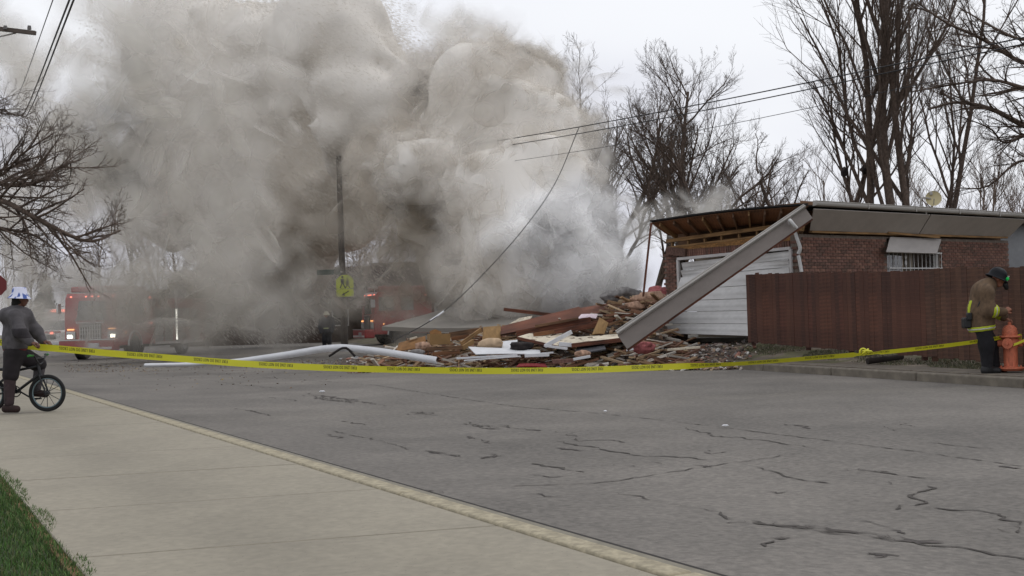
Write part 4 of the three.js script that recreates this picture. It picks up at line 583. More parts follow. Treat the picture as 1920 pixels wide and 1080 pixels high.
// big limbs reaching in from trees that stand outside the frame
function limbTree(name, label, trunk, trunkTop, r, limbs, sd, bark, o) {
  seed(sd); const t = thing(name, label, 'tree', trunk), T = new Limbs(), C = new Limbs(), b = trunk;
  const tt = trunkTop.clone().sub(b), pts = [V(0, -0.1, 0)]; for (let i = 1; i <= 6; i++) pts.push(V(tt.x * i / 6 + rr(-0.1, 0.1), tt.y * i / 6, tt.z * i / 6)); T.tube(pts, r, r * 0.45, 10);
  for (const [pix, d, r0] of limbs) { const P = pix.map(([x, y], i) => D(x, y, d + (i - 1) * rr(-0.5, 0.5)).sub(b)); const h = clamp(P[0].y - 1.2, 1, tt.y); P.unshift(V(tt.x * h / tt.y, h, tt.z * h / tt.y)); const cv = new THREE.CatmullRomCurve3(P), q = cv.getPoints(P.length * 3); T.tube(q, r0, r0 * 0.22, 6); sprout(T, C, q, r0, r0 * 0.22, 1, o); }
  mk('trunk', T.geo(), barkM[bark], t); mk('crown', C.geo(), barkM[bark], t); return t;
}
const LIMB = { n: [0, 24, 7, 5], from: [0, 0.25, 0.15, 0.1], ang: [0.6, 0.65, 0.7, 0.7], up: [0.1, 0.12, 0.08, 0.06], len: [0.4, 0.2, 0.5, 0.5], rmax: [0.1, 0.03, 0.012, 0.006], rmin: 0.0035, wob: 0.3, lift: 0.02 };
limbTree('street_tree', 'near bare tree reaching gnarled limbs over the pavement behind the cyclist', foot(-330, 24).setY(0.1), D(-330, 60, 24), 0.32, [[[[-120, 300], [0, 345], [60, 345], [115, 312], [150, 300]], 23, 0.07], [[[-120, 350], [0, 375], [70, 410], [160, 452], [225, 432]], 22.5, 0.08], [[[-110, 400], [-10, 425], [60, 440], [105, 468]], 22, 0.05], [[[-100, 330], [0, 330], [40, 290], [100, 250]], 23.5, 0.05], [[[-100, 200], [0, 205], [20, 215]], 22, 0.03]], 951, 0, LIMB);
limbTree('street_tree', 'dark bare tree reaching heavy limbs in beside the tall group', foot(2150, 33).setY(0.5), D(2150, -200, 33), 0.4, [[[[2000, 262], [1920, 235], [1860, 205], [1800, 192], [1740, 205]], 33, 0.12], [[[2000, 190], [1920, 165], [1860, 150], [1790, 158], [1710, 172]], 32, 0.08], [[[1990, 240], [1920, 255], [1885, 268], [1855, 240], [1800, 218]], 34, 0.06], [[[2000, 130], [1920, 118], [1840, 72], [1770, 40], [1720, 5]], 33, 0.09], [[[2000, 60], [1920, 75], [1870, 55], [1800, 15]], 32, 0.07], [[[2010, 320], [1920, 300], [1850, 350], [1790, 352]], 34, 0.06]], 952, 0, { ...LIMB, n: [0, 20, 7, 5] });
{ // dark evergreen far down the street
  seed(71); const t = thing('evergreen', 'dark cone shaped evergreen far down the street', 'tree', foot(86, 92)); const pos = []; const H = 5.4;
  for (let i = 0; i < 2600; i++) { const h = Math.pow(rnd(), 0.8), R = 1.7 * (1 - h) * rr(0.4, 1.05) + 0.06, a = rnd() * 6.283, x = Math.cos(a) * R, z = Math.sin(a) * R, y = 0.4 + h * (H - 0.4) - R * 0.18, s = rr(0.12, 0.28); for (let k = 0; k < 3; k++) pos.push(x + gauss() * s * 0.6, y + gauss() * s * 0.5, z + gauss() * s * 0.6); }
  const g = new THREE.BufferGeometry(); g.setAttribute('position', new THREE.Float32BufferAttribute(pos, 3)); g.computeVertexNormals(); mk('foliage', g, M({ color: 0x25301f, side: THREE.DoubleSide }), t); mk('trunk', rod(V(0, 0, 0), V(0, H * 0.9, 0), 0.14, 0.03), barkM[0], t);
}
{ // birds' nests of leaves
  for (const [px, py, lab] of [[1583, 322, 'ragged dark leaf nest in a tall bare tree'], [1620, 318, 'smaller dark leaf nest beside the ragged one']]) { const m = lump('leaf_nest', [px, py, 46], 0.15, [0.8, 1.2, 0.8], charM, lab, 'nest', px, 0.7); }
}
// ---------------------------------------------------------------- poles, wires, signs
const poleM = woodM(0x3a322b, 321, 0.4), wireM = M({ color: 0x1b1b1c, roughness: 0.7 });
const wire = (a, b, sag, r, label) => { const A = Q(a), B = Q(b), m = A.clone().lerp(B, 0.5); m.y -= sag; const t = mk('power_line', tube([A, A.clone().lerp(B, 0.25).add(V(0, -sag * 0.75, 0)), m, A.clone().lerp(B, 0.75).add(V(0, -sag * 0.75, 0)), B], r, 40, 5), wireM); return tag(t, label, 'cable'); };
const P58 = foot(645, 56);
{
  const t = thing('utility_pole', 'wooden utility pole carrying the school crossing sign, half hidden by smoke', 'pole', P58), top = D(635, 293, 56).sub(P58);
  mk('shaft', rod(V(0, -0.1, 0), top, 0.17, 0.12, 10), poleM, t);
  // the signs are bolted to the pole
  const ys = D(646, 556, 55.6).y, yel = M({ color: 0xb9c51e, roughness: 0.45 }), blk = M({ color: 0x121210 });
  const sg = thing('school_crossing_sign', 'yellow green school crossing sign with two walkers above an arrow plate', 'sign', V(D(647, 556, 55.7).x, ys, -55.72), 0.08);
  const pent = new THREE.Shape([[-0.39, 0], [0.39, 0], [0.39, 0.42], [0.14, 0.62], [-0.14, 0.62], [-0.39, 0.42]].map((a) => new THREE.Vector2(...a)));
  mk('pentagon_plate', new THREE.ExtrudeGeometry(pent, { depth: 0.006, bevelEnabled: false }).translate(0, 0.36, 0), yel, sg); mk('arrow_plate', box(0.78, 0.34, 0.006, 0, 0.17, 0.003), yel, sg);
  const walker = (x, s) => { const l = []; l.push(new THREE.CylinderGeometry(0.05 * s, 0.05 * s, 0.004, 14).rotateX(Math.PI / 2).translate(x, 0.36 + 0.50 * s, 0.009)); const S2 = new THREE.Shape([[-0.06, 0.20], [0.06, 0.20], [0.085, 0.42], [-0.085, 0.42]].map((a) => new THREE.Vector2(a[0] * s + x, a[1] * s + 0.36))); l.push(new THREE.ShapeGeometry(S2).translate(0, 0, 0.0105)); for (const k of [-1, 1]) { const q = new THREE.Shape([[0.0, 0.22], [0.05 * k, 0.22], [0.13 * k, 0.03], [0.08 * k, 0.03]].map((a) => new THREE.Vector2(a[0] * s + x, a[1] * s + 0.36))); l.push(new THREE.ShapeGeometry(q).translate(0, 0, 0.011)); } return l; };
  const dbl = M({ color: 0x121210, side: THREE.DoubleSide }); mk('walker', walker(-0.10, 1.05), dbl, sg); mk('walker', walker(0.12, 0.9), dbl, sg);
  const ar = new THREE.Shape([[0.16, 0.27], [0.19, 0.23], [-0.03, 0.10], [0.0, 0.05], [-0.16, 0.05], [-0.07, 0.18], [-0.055, 0.135]].map((a) => new THREE.Vector2(...a))); mk('arrow', new THREE.ShapeGeometry(ar).translate(0, 0, 0.009), dbl, sg);
  const ns = thing('street_name_sign', 'dark green street name blade beside the utility pole', 'sign', D(616, 515, 55.8), 0); mk('blade', rbox(1.05, 0.23, 0.02, 0.01, 0, 0.11, 0, 1), M({ color: 0x1f3a30, roughness: 0.5 }), ns); mk('bracket', box(0.12, 0.06, 0.04, 0.58, 0.11, 0), gutM, ns);
}
wire([640, 304, 56], [1960, 62, 21], 0.25, 0.014, 'upper of the paired cables running from the smoky pole over the house'); wire([640, 312, 56], [1960, 74, 21.1], 0.30, 0.013, 'lower of the paired cables running from the smoky pole over the house'); wire([638, 330, 56], [1960, 108, 20.5], 0.45, 0.007, 'thin single cable hanging below the paired cables');
{ const c = new THREE.CatmullRomCurve3([[1086, 238, 36.4], [1040, 345, 35.8], [985, 425, 35.2], [910, 510, 34.4], [845, 573, 33.6], [800, 606, 33.0], [735, 640, 32.4]].map(Q)); tag(mk('fallen_cable', new THREE.TubeGeometry(c, 60, 0.012, 5), wireM), 'torn cable hanging down from the power lines to the rubble', 'cable'); tag(mk('cable_sleeve', tube([[832, 584, 33.4], [818, 594, 33.25], [806, 602, 33.1]].map(Q), 0.03, 8, 6), siding), 'pale sleeve on the torn cable above the grey roof slope', 'sleeve'); }
{ // pole with a cross arm at the left edge, wires passing overhead
  const b = foot(-60, 30).setY(0.1); const t = thing('utility_pole', 'utility pole by the pavement whose cross arm reaches into view', 'pole', b); const up = D(-62, -60, 30).sub(b); mk('shaft', rod(V(0, -0.1, 0), up, 0.16, 0.12, 10), poleM, t);
  const a0 = D(-120, 40, 30).sub(b), a1 = D(66, 62, 29.4).sub(b); mk('cross_arm', bar(a0, a1, 0.10, 0.09, V(0, 1, 0)), woodM(0x5a5048, 322, 0.3), t); mk('brace', bar(D(-60, 82, 30).sub(b), D(30, 62, 29.6).sub(b), 0.03, 0.02, V(0, 1, 0)), gutM, t);
  for (const x of [10, 55]) { const q = D(x, 54, 29.5).sub(b); mk('insulator', [cyl(0.04, 0.05, 0.09, 10).translate(q.x, q.y + 0.03, q.z)], greyM, t); }
}
const greyWire = M({ color: 0x4a4a4c });
[[[142, -30, 15], [30, 235, 60], 'left of the thick overhead cables dropping towards the far street'], [[150, -30, 15], [38, 235, 60], 'right of the thick overhead cables dropping towards the far street'], [[110, -30, 15], [20, 200, 60], 'thin overhead cable left of the thick pair']].forEach(([a, b, l], i) => tag(mk('overhead_cable', tube([Q(a), Q(a).lerp(Q(b), 0.5).add(V(0, -0.25, 0)), Q(b)], i < 2 ? 0.015 : 0.008, 30, 5), greyWire), l, 'cable'));
{ const t = thing('far_pole', 'thin utility pole far down the street behind the fire engine', 'pole', foot(248, 88)); mk('shaft', rod(V(0, 0, 0), D(246, 455, 88).sub(foot(248, 88)), 0.14, 0.1, 8), poleM, t); mk('cross_arm', bar(D(240, 470, 88).sub(foot(248, 88)), D(254, 470, 88).sub(foot(248, 88)), 0.1, 0.1, V(0, 1, 0)), poleM, t); }
{ const t = thing('far_pole', 'thin utility pole beyond the dark evergreen', 'pole', foot(48, 96)); mk('shaft', rod(V(0, 0, 0), D(46, 500, 96).sub(foot(48, 96)), 0.14, 0.1, 8), poleM, t); }
{ const b = foot(-16, 46).setY(0.1), t = thing('stop_sign', 'red octagon sign partly cut off beside the cyclist', 'sign', b); mk('post', rod(V(0, -0.1, 0), V(0, D(0, 512, 46).y, 0), 0.03, 0.03, 6), gutM, t); const c = D(0, 535, 45.9).sub(b); mk('plate', cyl(0.40, 0.40, 0.01, 8).rotateY(Math.PI / 8).rotateX(Math.PI / 2).translate(c.x - 0.12, c.y, c.z), M({ color: 0x6a2020, roughness: 0.6 }), t); }
// ---------------------------------------------------------------- vehicles
const redP = new THREE.MeshPhysicalMaterial({ color: 0x8e1418, roughness: 0.35, clearcoat: 0.6, clearcoatRoughness: 0.2 }), chrome = M({ color: 0xb8b8b8, metalness: 0.9, roughness: 0.3 }), rubber = plainM(0x1a1a1a, 331, 0.2, 0.9, 8, 4), darkGlass = new THREE.MeshPhysicalMaterial({ color: 0x0c1112, roughness: 0.08, clearcoat: 1 }), whiteP = new THREE.MeshPhysicalMaterial({ color: 0xcfcac6, roughness: 0.4, clearcoat: 0.5 }), blackP = M({ color: 0x141414, roughness: 0.6 }), alu = M({ color: 0x9a9a98, metalness: 0.6, roughness: 0.45 });
const lampRed = M({ color: 0x400000, emissive: new THREE.Color(1, 0.22, 0.14), emissiveIntensity: 3 }), lampWhite = M({ color: 0xffffff, emissive: new THREE.Color(1, 0.93, 0.74), emissiveIntensity: 5 }), lampAmber = M({ color: 0x603000, emissive: new THREE.Color(1, 0.45, 0.15), emissiveIntensity: 2.2 }), stripW = M({ color: 0xffffff, emissive: new THREE.Color(1, 0.97, 0.85), emissiveIntensity: 2.2 });
function wheel(parent, x, z, r = 0.53, w = 0.34) {
  const o = new THREE.Group(); o.name = 'wheel'; parent.add(o); o.position.set(x, r, z);
  const pr = [[0.56, -0.5], [0.86, -0.5], [0.97, -0.38], [1, -0.2], [1, 0.2], [0.97, 0.38], [0.86, 0.5], [0.56, 0.5]].map(([a, b]) => new THREE.Vector2(a * r, b * w)); mk('tyre', new THREE.LatheGeometry(pr, 28).rotateZ(Math.PI / 2), rubber, o);
  const s = Math.sign(x); mk('rim', [new THREE.LatheGeometry([[0.02, 0.30], [0.2, 0.30], [0.24, 0.16], [0.5, 0.2], [0.57, 0.46], [0.57, -0.4]].map(([a, b]) => new THREE.Vector2(a * r, b * w * s)), 24).rotateZ(-Math.PI / 2)], alu, o);
}
function fireEngine(name, label, pos, turn, lamps) {
  const t = thing(name, label, 'fire truck', pos, turn, 'fire engines at the scene'), W = 2.5;
  // cab: flat front with raked windscreen, seen in profile and extruded across
  const cab = new THREE.Shape([[0, 0.62], [0, 1.75], [-0.10, 2.62], [-0.22, 2.78], [-3.1, 2.86], [-3.1, 0.62]].map((a) => new THREE.Vector2(...a)));
  mk('cab', new THREE.ExtrudeGeometry(cab, { depth: W - 0.1, bevelEnabled: true, bevelSize: 0.05, bevelThickness: 0.05, bevelSegments: 3 }).rotateY(-Math.PI / 2).translate(W / 2 - 0.05, 0, -0.05), redP, t);
  mk('roof_box', rbox(2.2, 0.24, 2.6, 0.06, 0, 3.0, -1.6), redP, t);
  const ws = [V(-1.12, 1.66, 0.03), V(1.12, 1.66, 0.03), V(1.08, 2.5, -0.07), V(-1.08, 2.5, -0.07)]; mk('windscreen', slab((u, v) => { const p = ws[0].clone().lerp(ws[1], u).lerp(ws[3].clone().lerp(ws[2], u), v); p.z -= 0.08 * Math.pow(Math.abs(u * 2 - 1), 3); return p; }, 12, 3, 0.02), darkGlass, t);
  mk('wiper', [rod(V(-0.3, 1.68, 0.06), V(-0.75, 2.2, 0.0), 0.012), rod(V(0.3, 1.68, 0.06), V(-0.1, 2.2, 0.0), 0.012)], blackP, t); mk('windscreen_post', box(0.05, 0.84, 0.04, 0, 2.08, 0.0), blackP, t);
  const gr = mk('grille', rbox(0.98, 0.72, 0.06, 0.03, -0.05, 1.18, 0.04), blackP, t); for (let i = 0; i < 9; i++) mk('grille_bar', box(0.03, 0.68, 0.05, -0.5 + i * 0.112, 1.18, 0.065), chrome, gr); for (let i = 0; i < 4; i++) mk('grille_bar', box(0.96, 0.022, 0.05, -0.05, 0.93 + i * 0.17, 0.067), chrome, gr); mk('grille_surround', box(1.25, 0.05, 0.05, -0.05, 1.58, 0.05), chrome, t);
  for (const s of [-1, 1]) { const h = mk('headlight_housing', rbox(0.42, 0.34, 0.08, 0.03, s * 0.93, 1.05, 0.04), chrome, t); if (lamps) mk('headlight', rbox(0.22, 0.15, 0.05, 0.03, s * 0.97, 1.0, 0.085), lampWhite, h); else mk('headlight', rbox(0.22, 0.15, 0.05, 0.03, s * 0.97, 1.0, 0.085), chrome, h); mk('indicator', box(0.3, 0.06, 0.04, s * 0.93, 1.3, 0.06), lampAmber, t); }
  mk('bumper', rbox(2.48, 0.46, 0.55, 0.06, 0, 0.62, 0.26), redP, t); mk('bumper_trim', box(2.42, 0.05, 0.03, 0, 0.86, 0.535), chrome, t); mk('tow_plate', rbox(0.5, 0.22, 0.05, 0.03, 0.35, 0.6, 0.55), chrome, t); mk('bumper_stripe', box(2.3, 0.09, 0.012, 0, 0.50, 0.537), whiteP, t);
  for (const x of [-0.98, -0.3, -0.02, 0.26, 0.92]) mk('marker_light', rbox(0.08, 0.06, 0.05, 0.02, x, 2.68, -0.12), lampRed, t);
  mk('air_horn', new THREE.TorusGeometry(0.22, 0.035, 8, 18, Math.PI).translate(0.35, 2.83, -0.25), chrome, t);
  for (const s of [-1, 1]) {
    for (const [z0, z1, nm] of [[-0.22, -1.1, 'front'], [-1.45, -2.2, 'rear']]) { const d = mk('cab_door', rbox(0.03, 1.85, Math.abs(z1 - z0) + 0.12, 0.01, s * (W / 2 + 0.005), 1.72, (z0 + z1) / 2), redP, t); mk('door_window', rbox(0.02, 0.72, Math.abs(z1 - z0) - 0.06, 0.01, s * (W / 2 + 0.022), 2.18, (z0 + z1) / 2), darkGlass, d); mk('handle', box(0.03, 0.04, 0.16, s * (W / 2 + 0.03), 1.5, z1 + 0.1), chrome, d); }
    mk('mirror', rbox(0.07, 0.42, 0.24, 0.03, s * 1.42, 2.2, 0.1), chrome, t); mk('mirror_arm', rod(V(s * 1.25, 2.3, -0.05), V(s * 1.42, 2.3, 0.08), 0.02), chrome, t);
    mk('wheel_arch', new THREE.TorusGeometry(0.62, 0.05, 6, 20, Math.PI).rotateY(Math.PI / 2).translate(s * (W / 2 + 0.01), 0.55, -1.35), chrome, t); mk('wheel_well', cyl(0.6, 0.6, 0.06, 24).rotateZ(Math.PI / 2).translate(s * (W / 2 - 0.02), 0.55, -1.35), blackP, t);
    wheel(t, s * 1.12, -1.35); wheel(t, s * 1.12, -6.4);
    for (let i = 0; i < 5; i++) { const z = -3.75 - i * 0.98; if (i === 2 || i === 3) { mk('roller_shutter', rbox(0.03, 0.85, 0.86, 0.01, s * (W / 2 + 0.01), 1.75, z), alu, t); } else { const sh = mk('roller_shutter', rbox(0.03, 1.5, 0.86, 0.01, s * (W / 2 + 0.01), 1.42, z), alu, t); for (let k = 0; k < 5; k++) mk('slat_line', box(0.012, 0.02, 0.84, s * (W / 2 + 0.028), 0.85 + k * 0.28, z), chrome, sh); } }
    mk('reflective_stripe', box(0.012, 0.12, 5.2, s * (W / 2 + 0.034), 0.6, -5.9), whiteP, t);
    mk('side_lamp', rbox(0.06, 0.10, 0.08, 0.02, s * (W / 2 + 0.03), 2.62, -2.85), lampRed, t); mk('side_marker', rbox(0.05, 0.06, 0.06, 0.02, s * (W / 2 + 0.03), 1.12, -0.5), lampAmber, t); mk('side_marker', rbox(0.05, 0.06, 0.06, 0.02, s * (W / 2 + 0.03), 1.5, -2.95), lampRed, t);
  }
  mk('body', rbox(W, 2.05, 5.6, 0.05, 0, 1.6, -6.1), redP, t); mk('chassis', box(1.4, 0.35, 8.4, 0, 0.62, -4.2), blackP, t); mk('hose_bed', rbox(2.2, 0.3, 4.8, 0.05, 0, 2.75, -6.3), alu, t);
  for (let i = 0; i < 2; i++) mk('ladder_rail', box(0.06, 0.1, 4.6, 0.7 + i * 0.42, 2.98, -6.2), alu, t); for (let i = 0; i < 12; i++) mk('ladder_rung', rod(V(0.7, 2.98, -4.1 - i * 0.37), V(1.12, 2.98, -4.1 - i * 0.37), 0.02, 0.02, 6), alu, t);
  return t;
}
{
  const p = foot(172, 52); const e = fireEngine('fire_engine', 'red fire engine with headlights on, facing down the street', p, -9 * Math.PI / 180, true);
  // lit scene strip on the open locker behind the cab
  const st = D(332, 608, 49.8), l = e.worldToLocal(st.clone()); mk('locker_door', rbox(0.05, 1.35, 0.5, 0.01, l.x - 0.04, l.y, l.z - 0.25), alu, e); for (const [a, b] of [[-0.62, -0.08], [-0.06, 0.05], [0.09, 0.62]]) mk('strip_lamp', rbox(0.05, b - a, 0.06, 0.01, l.x, l.y + (a + b) / 2, l.z + 0.03), stripW, e);
  for (const s of [-1, 1]) { const a = e.localToWorld(V(s * 0.97, 1.0, 0.14)), b = e.localToWorld(V(s * 0.97, 0.2, 9)), sp = new THREE.SpotLight(new THREE.Color(1, 0.93, 0.74), 14, 0, 0.5, 0.6); sp.position.copy(a); sp.target.position.copy(b); sp.castShadow = true; scene.add(sp, sp.target); }
  fireEngine('fire_engine', 'red fire engine standing sideways behind the grey roof slope', foot(690, 66), -68 * Math.PI / 180, false);
}
{ // ambulance behind the cyclist
  const t = thing('ambulance', 'white ambulance with red lamps behind the fire engine', 'ambulance', foot(88, 78), -0.18);
  mk('box_body', rbox(2.3, 1.9, 4.2, 0.06, 0, 1.75, -3.6), whiteP, t); const cabS = new THREE.Shape([[0, 0.5], [0.0, 1.15], [-0.9, 1.3], [-1.4, 1.95], [-1.7, 2.0], [-1.7, 0.5]].map((a) => new THREE.Vector2(...a))); mk('cab', new THREE.ExtrudeGeometry(cabS, { depth: 1.9, bevelEnabled: true, bevelSize: 0.04, bevelThickness: 0.04, bevelSegments: 2 }).rotateY(-Math.PI / 2).translate(0.95, 0, 0), whiteP, t);
  mk('windscreen', slab((u, v) => V(lerp(-0.85, 0.85, u), lerp(1.34, 1.94, v), lerp(-0.88, -1.38, v) + 0.04), 4, 2, 0.02), darkGlass, t); mk('grille', rbox(1.2, 0.3, 0.05, 0.02, 0, 0.9, 0.06), blackP, t); mk('stripe', box(1.9, 0.14, 0.02, 0, 1.2, 0.05), redP, t); mk('bumper', rbox(2.0, 0.24, 0.3, 0.04, 0, 0.5, 0.12), chrome, t);
  for (const s of [-1, 1]) { mk('roof_lamp', rbox(0.34, 0.16, 0.08, 0.02, s * 0.38 - 0.05, 2.58, -1.46), lampRed, t); wheel(t, s * 0.9, -0.8, 0.4, 0.26); wheel(t, s * 0.9, -4.6, 0.4, 0.26); mk('headlight', rbox(0.24, 0.16, 0.05, 0.02, s * 0.78, 0.92, 0.06), chrome, t); } mk('grille_lamp', rbox(0.2, 0.13, 0.06, 0.02, 0.35, 1.15, 0.08), lampRed, t);
}
{ // houses behind the smoke
  const wallM = plainM(0x8a7f72, 341, 0.15, 0.95, 6, 0.5), roofM = plainM(0x3b3532, 342, 0.3, 1, 8, 1), darkM = plainM(0x4a3f38, 343, 0.2, 1, 8, 1);
  const hs = (name, label, px, d, w, h, dp, rh, wm, turn) => { const t = thing(name, label, 'house', foot(px, d), turn); mk('wall', box(w, h, dp, 0, h / 2, 0), wm, t); const s = new THREE.Shape([[-dp / 2 - 0.4, 0], [dp / 2 + 0.4, 0], [0, rh]].map((a) => new THREE.Vector2(...a))); mk('roof', new THREE.ExtrudeGeometry(s, { depth: w + 0.6, bevelEnabled: false }).rotateY(Math.PI / 2).translate(-w / 2 - 0.3, h, 0), roofM, t); for (const x of [-0.32, 0.05, 0.34]) { const f = mk('window', box(1.1, 1.1, 0.06, x * w, h * 0.55, dp / 2 + 0.01), whiteM, t); mk('pane', box(0.95, 0.95, 0.02, x * w, h * 0.55, dp / 2 + 0.045), darkGlass, f); } const dr = mk('door', box(0.95, 2.05, 0.06, -0.14 * w, 1.03, dp / 2 + 0.02), darkM, t); mk('handle', box(0.05, 0.05, 0.05, -0.14 * w + 0.35, 1, dp / 2 + 0.07), chrome, dr); return t; };
  hs('bungalow', 'dark roofed bungalow hidden in smoke beyond the utility pole', 520, 84, 13, 2.9, 8, 2.2, darkM, 0.1); hs('bungalow', 'pale bungalow beyond the sideways fire engine', 860, 82, 11, 2.8, 8, 2.4, wallM, -0.1);
  const n = thing('neighbour_house', 'grey sided house just past the brick house', 'house', foot(1965, 44).setY(0.4), 0.5); mk('wall', box(7, 3.4, 6, 0, 1.7, 0), plainM(0x8d8f92, 344, 0.08, 0.8, 5, 1), n); for (let i = 0; i < 14; i++) mk('siding_board', box(7.03, 0.20, 0.03, 0, 0.2 + i * 0.235, 3.015).rotateX(0), plainM(0x93959a, 345, 0.08, 0.8, 5, 1), n); mk('roof', box(7.8, 0.2, 6.8, 0, 3.5, 0), roofM, n);
}
// ---------------------------------------------------------------- figures: smooth distance fields meshed with surface nets
function netMesh(f, lo, hi, h) {
  const nx = Math.ceil((hi[0] - lo[0]) / h) + 1, ny = Math.ceil((hi[1] - lo[1]) / h) + 1, nz = Math.ceil((hi[2] - lo[2]) / h) + 1, F = new Float32Array(nx * ny * nz), id = new Int32Array(nx * ny * nz).fill(-1), at = (i, j, k) => (k * ny + j) * nx + i, p = [], ix = [];
  for (let k = 0; k < nz; k++) for (let j = 0; j < ny; j++) for (let i = 0; i < nx; i++) F[at(i, j, k)] = f(lo[0] + i * h, lo[1] + j * h, lo[2] + k * h);
  for (let k = 0; k < nz - 1; k++) for (let j = 0; j < ny - 1; j++) for (let i = 0; i < nx - 1; i++) {
    let m = 0, c = 0, x = 0, y = 0, z = 0; const v = []; for (let q = 0; q < 8; q++) { v[q] = F[at(i + (q & 1), j + ((q >> 1) & 1), k + (q >> 2))]; if (v[q] < 0) m |= 1 << q; } if (m === 0 || m === 255) continue;
    for (let a = 0; a < 8; a++) for (let b = 1; b < 8; b <<= 1) { const e = a | b; if (e === a || (v[a] < 0) === (v[e] < 0)) continue; const t = v[a] / (v[a] - v[e]); x += (a & 1) + (b === 1 ? t : 0); y += ((a >> 1) & 1) + (b === 2 ? t : 0); z += (a >> 2) + (b === 4 ? t : 0); c++; }
    id[at(i, j, k)] = p.length / 3; p.push(lo[0] + (i + x / c) * h, lo[1] + (j + y / c) * h, lo[2] + (k + z / c) * h);
  }
  const quad = (a, b, c, d, flip) => { if (a < 0 || b < 0 || c < 0 || d < 0) return; flip ? ix.push(a, c, b, a, d, c) : ix.push(a, b, c, a, c, d); };
  for (let k = 1; k < nz - 1; k++) for (let j = 1; j < ny - 1; j++) for (let i = 1; i < nx - 1; i++) { const s = F[at(i, j, k)] < 0; if (s !== F[at(i + 1, j, k)] < 0) quad(id[at(i, j - 1, k - 1)], id[at(i, j, k - 1)], id[at(i, j, k)], id[at(i, j - 1, k)], !s); if (s !== F[at(i, j + 1, k)] < 0) quad(id[at(i - 1, j, k - 1)], id[at(i, j, k - 1)], id[at(i, j, k)], id[at(i - 1, j, k)], s); if (s !== F[at(i, j, k + 1)] < 0) quad(id[at(i - 1, j - 1, k)], id[at(i, j - 1, k)], id[at(i, j, k)], id[at(i - 1, j, k)], !s); }
  const g = new THREE.BufferGeometry(); g.setAttribute('position', new THREE.Float32BufferAttribute(p, 3)); const uv = new Float32Array(p.length / 3 * 2); for (let i = 0; i < p.length / 3; i++) { uv[i * 2] = p[i * 3] + p[i * 3 + 2]; uv[i * 2 + 1] = p[i * 3 + 1]; } g.setAttribute('uv', new THREE.BufferAttribute(uv, 2)); g.setIndex(ix); g.computeVertexNormals(); return g;
}
// tapered capsule [ax, ay, az, ar, bx, by, bz, br]
function cap(c, x, y, z) { const [ax, ay, az, ar, bx, by, bz, br] = c, dx = bx - ax, dy = by - ay, dz = bz - az, t = clamp(((x - ax) * dx + (y - ay) * dy + (z - az) * dz) / (dx * dx + dy * dy + dz * dz + 1e-9), 0, 1); return Math.hypot(x - ax - dx * t, y - ay - dy * t, z - az - dz * t) - lerp(ar, br, t); }
const ell = (c, x, y, z) => { const [cx, cy, cz, rx, ry, rz] = c, q = Math.hypot((x - cx) / rx, (y - cy) / ry, (z - cz) / rz); return (q - 1) * Math.min(rx, ry, rz); };
function field(caps, ells = [], k = 0.035, grow = 0) { return (x, y, z) => { let s = 0; for (const c of caps) s += Math.exp(-cap(c, x, y, z) / k * 1.0); for (const e of ells) s += Math.exp(-ell(e, x, y, z) / k); return -k * Math.log(s + 1e-30) - grow; }; }
function boundsOf(caps, ells, m = 0.08) { const lo = [9, 9, 9], hi = [-9, -9, -9]; for (const c of caps) for (const o of [0, 4]) for (let a = 0; a < 3; a++) { lo[a] = Math.min(lo[a], c[o + a] - c[o + 3] - m); hi[a] = Math.max(hi[a], c[o + a] + c[o + 3] + m); } for (const e of ells ?? []) for (let a = 0; a < 3; a++) { lo[a] = Math.min(lo[a], e[a] - e[3 + a] - m); hi[a] = Math.max(hi[a], e[a] + e[3 + a] + m); } return [lo, hi]; }
const body = (caps, ells, h, k = 0.03, grow = 0) => { const [lo, hi] = boundsOf(caps, ells, 0.05 + grow); return netMesh(field(caps, ells, k, grow), lo, hi, h); };
// a hand at w, fingers towards f, palm facing n (unit vectors), curl 0..1
function hand(w, f, n, curl, size = 1) {
  const s = n.clone().cross(f).normalize(), P = (a, b, c) => w.clone().addScaledVector(f, a * size).addScaledVector(s, b * size).addScaledVector(n, c * size), caps = [], C = (p, r, q, r2) => caps.push([p.x, p.y, p.z, r * size, q.x, q.y, q.z, r2 * size]);
  for (let i = 0; i < 4; i++) C(P(0.0, (i - 1.5) * 0.012, 0), 0.018, P(0.085, (i - 1.5) * 0.02, 0), 0.013);
  for (let i = 0; i < 4; i++) { const L = [0.072, 0.082, 0.076, 0.06][i], a = P(0.085, (i - 1.5) * 0.021, 0); let p = a, ang = 0; for (let j = 0; j < 3; j++) { ang += curl * [0.9, 1.2, 0.8][j]; const q = p.clone().addScaledVector(f, Math.cos(ang) * L * size * [0.45, 0.32, 0.23][j]).addScaledVector(n, Math.sin(ang) * L * size * [0.45, 0.32, 0.23][j]); C(p, 0.0095 - j * 0.0006, q, 0.009 - j * 0.0008); p = q; } }
  const t0 = P(0.02, 0.035, 0.01), t1 = P(0.055, 0.06, 0.02), t2 = P(0.085, 0.058, 0.03 + 0.02 * curl); C(t0, 0.014, t1, 0.011); C(t1, 0.011, t2, 0.009);
  return body(caps, [], 0.0055, 0.006);
}
const skinM = plainM(0x8a5a45, 351, 0.1, 0.7, 6, 3), skinD = plainM(0x5f3d2f, 352, 0.1, 0.7, 6, 3);
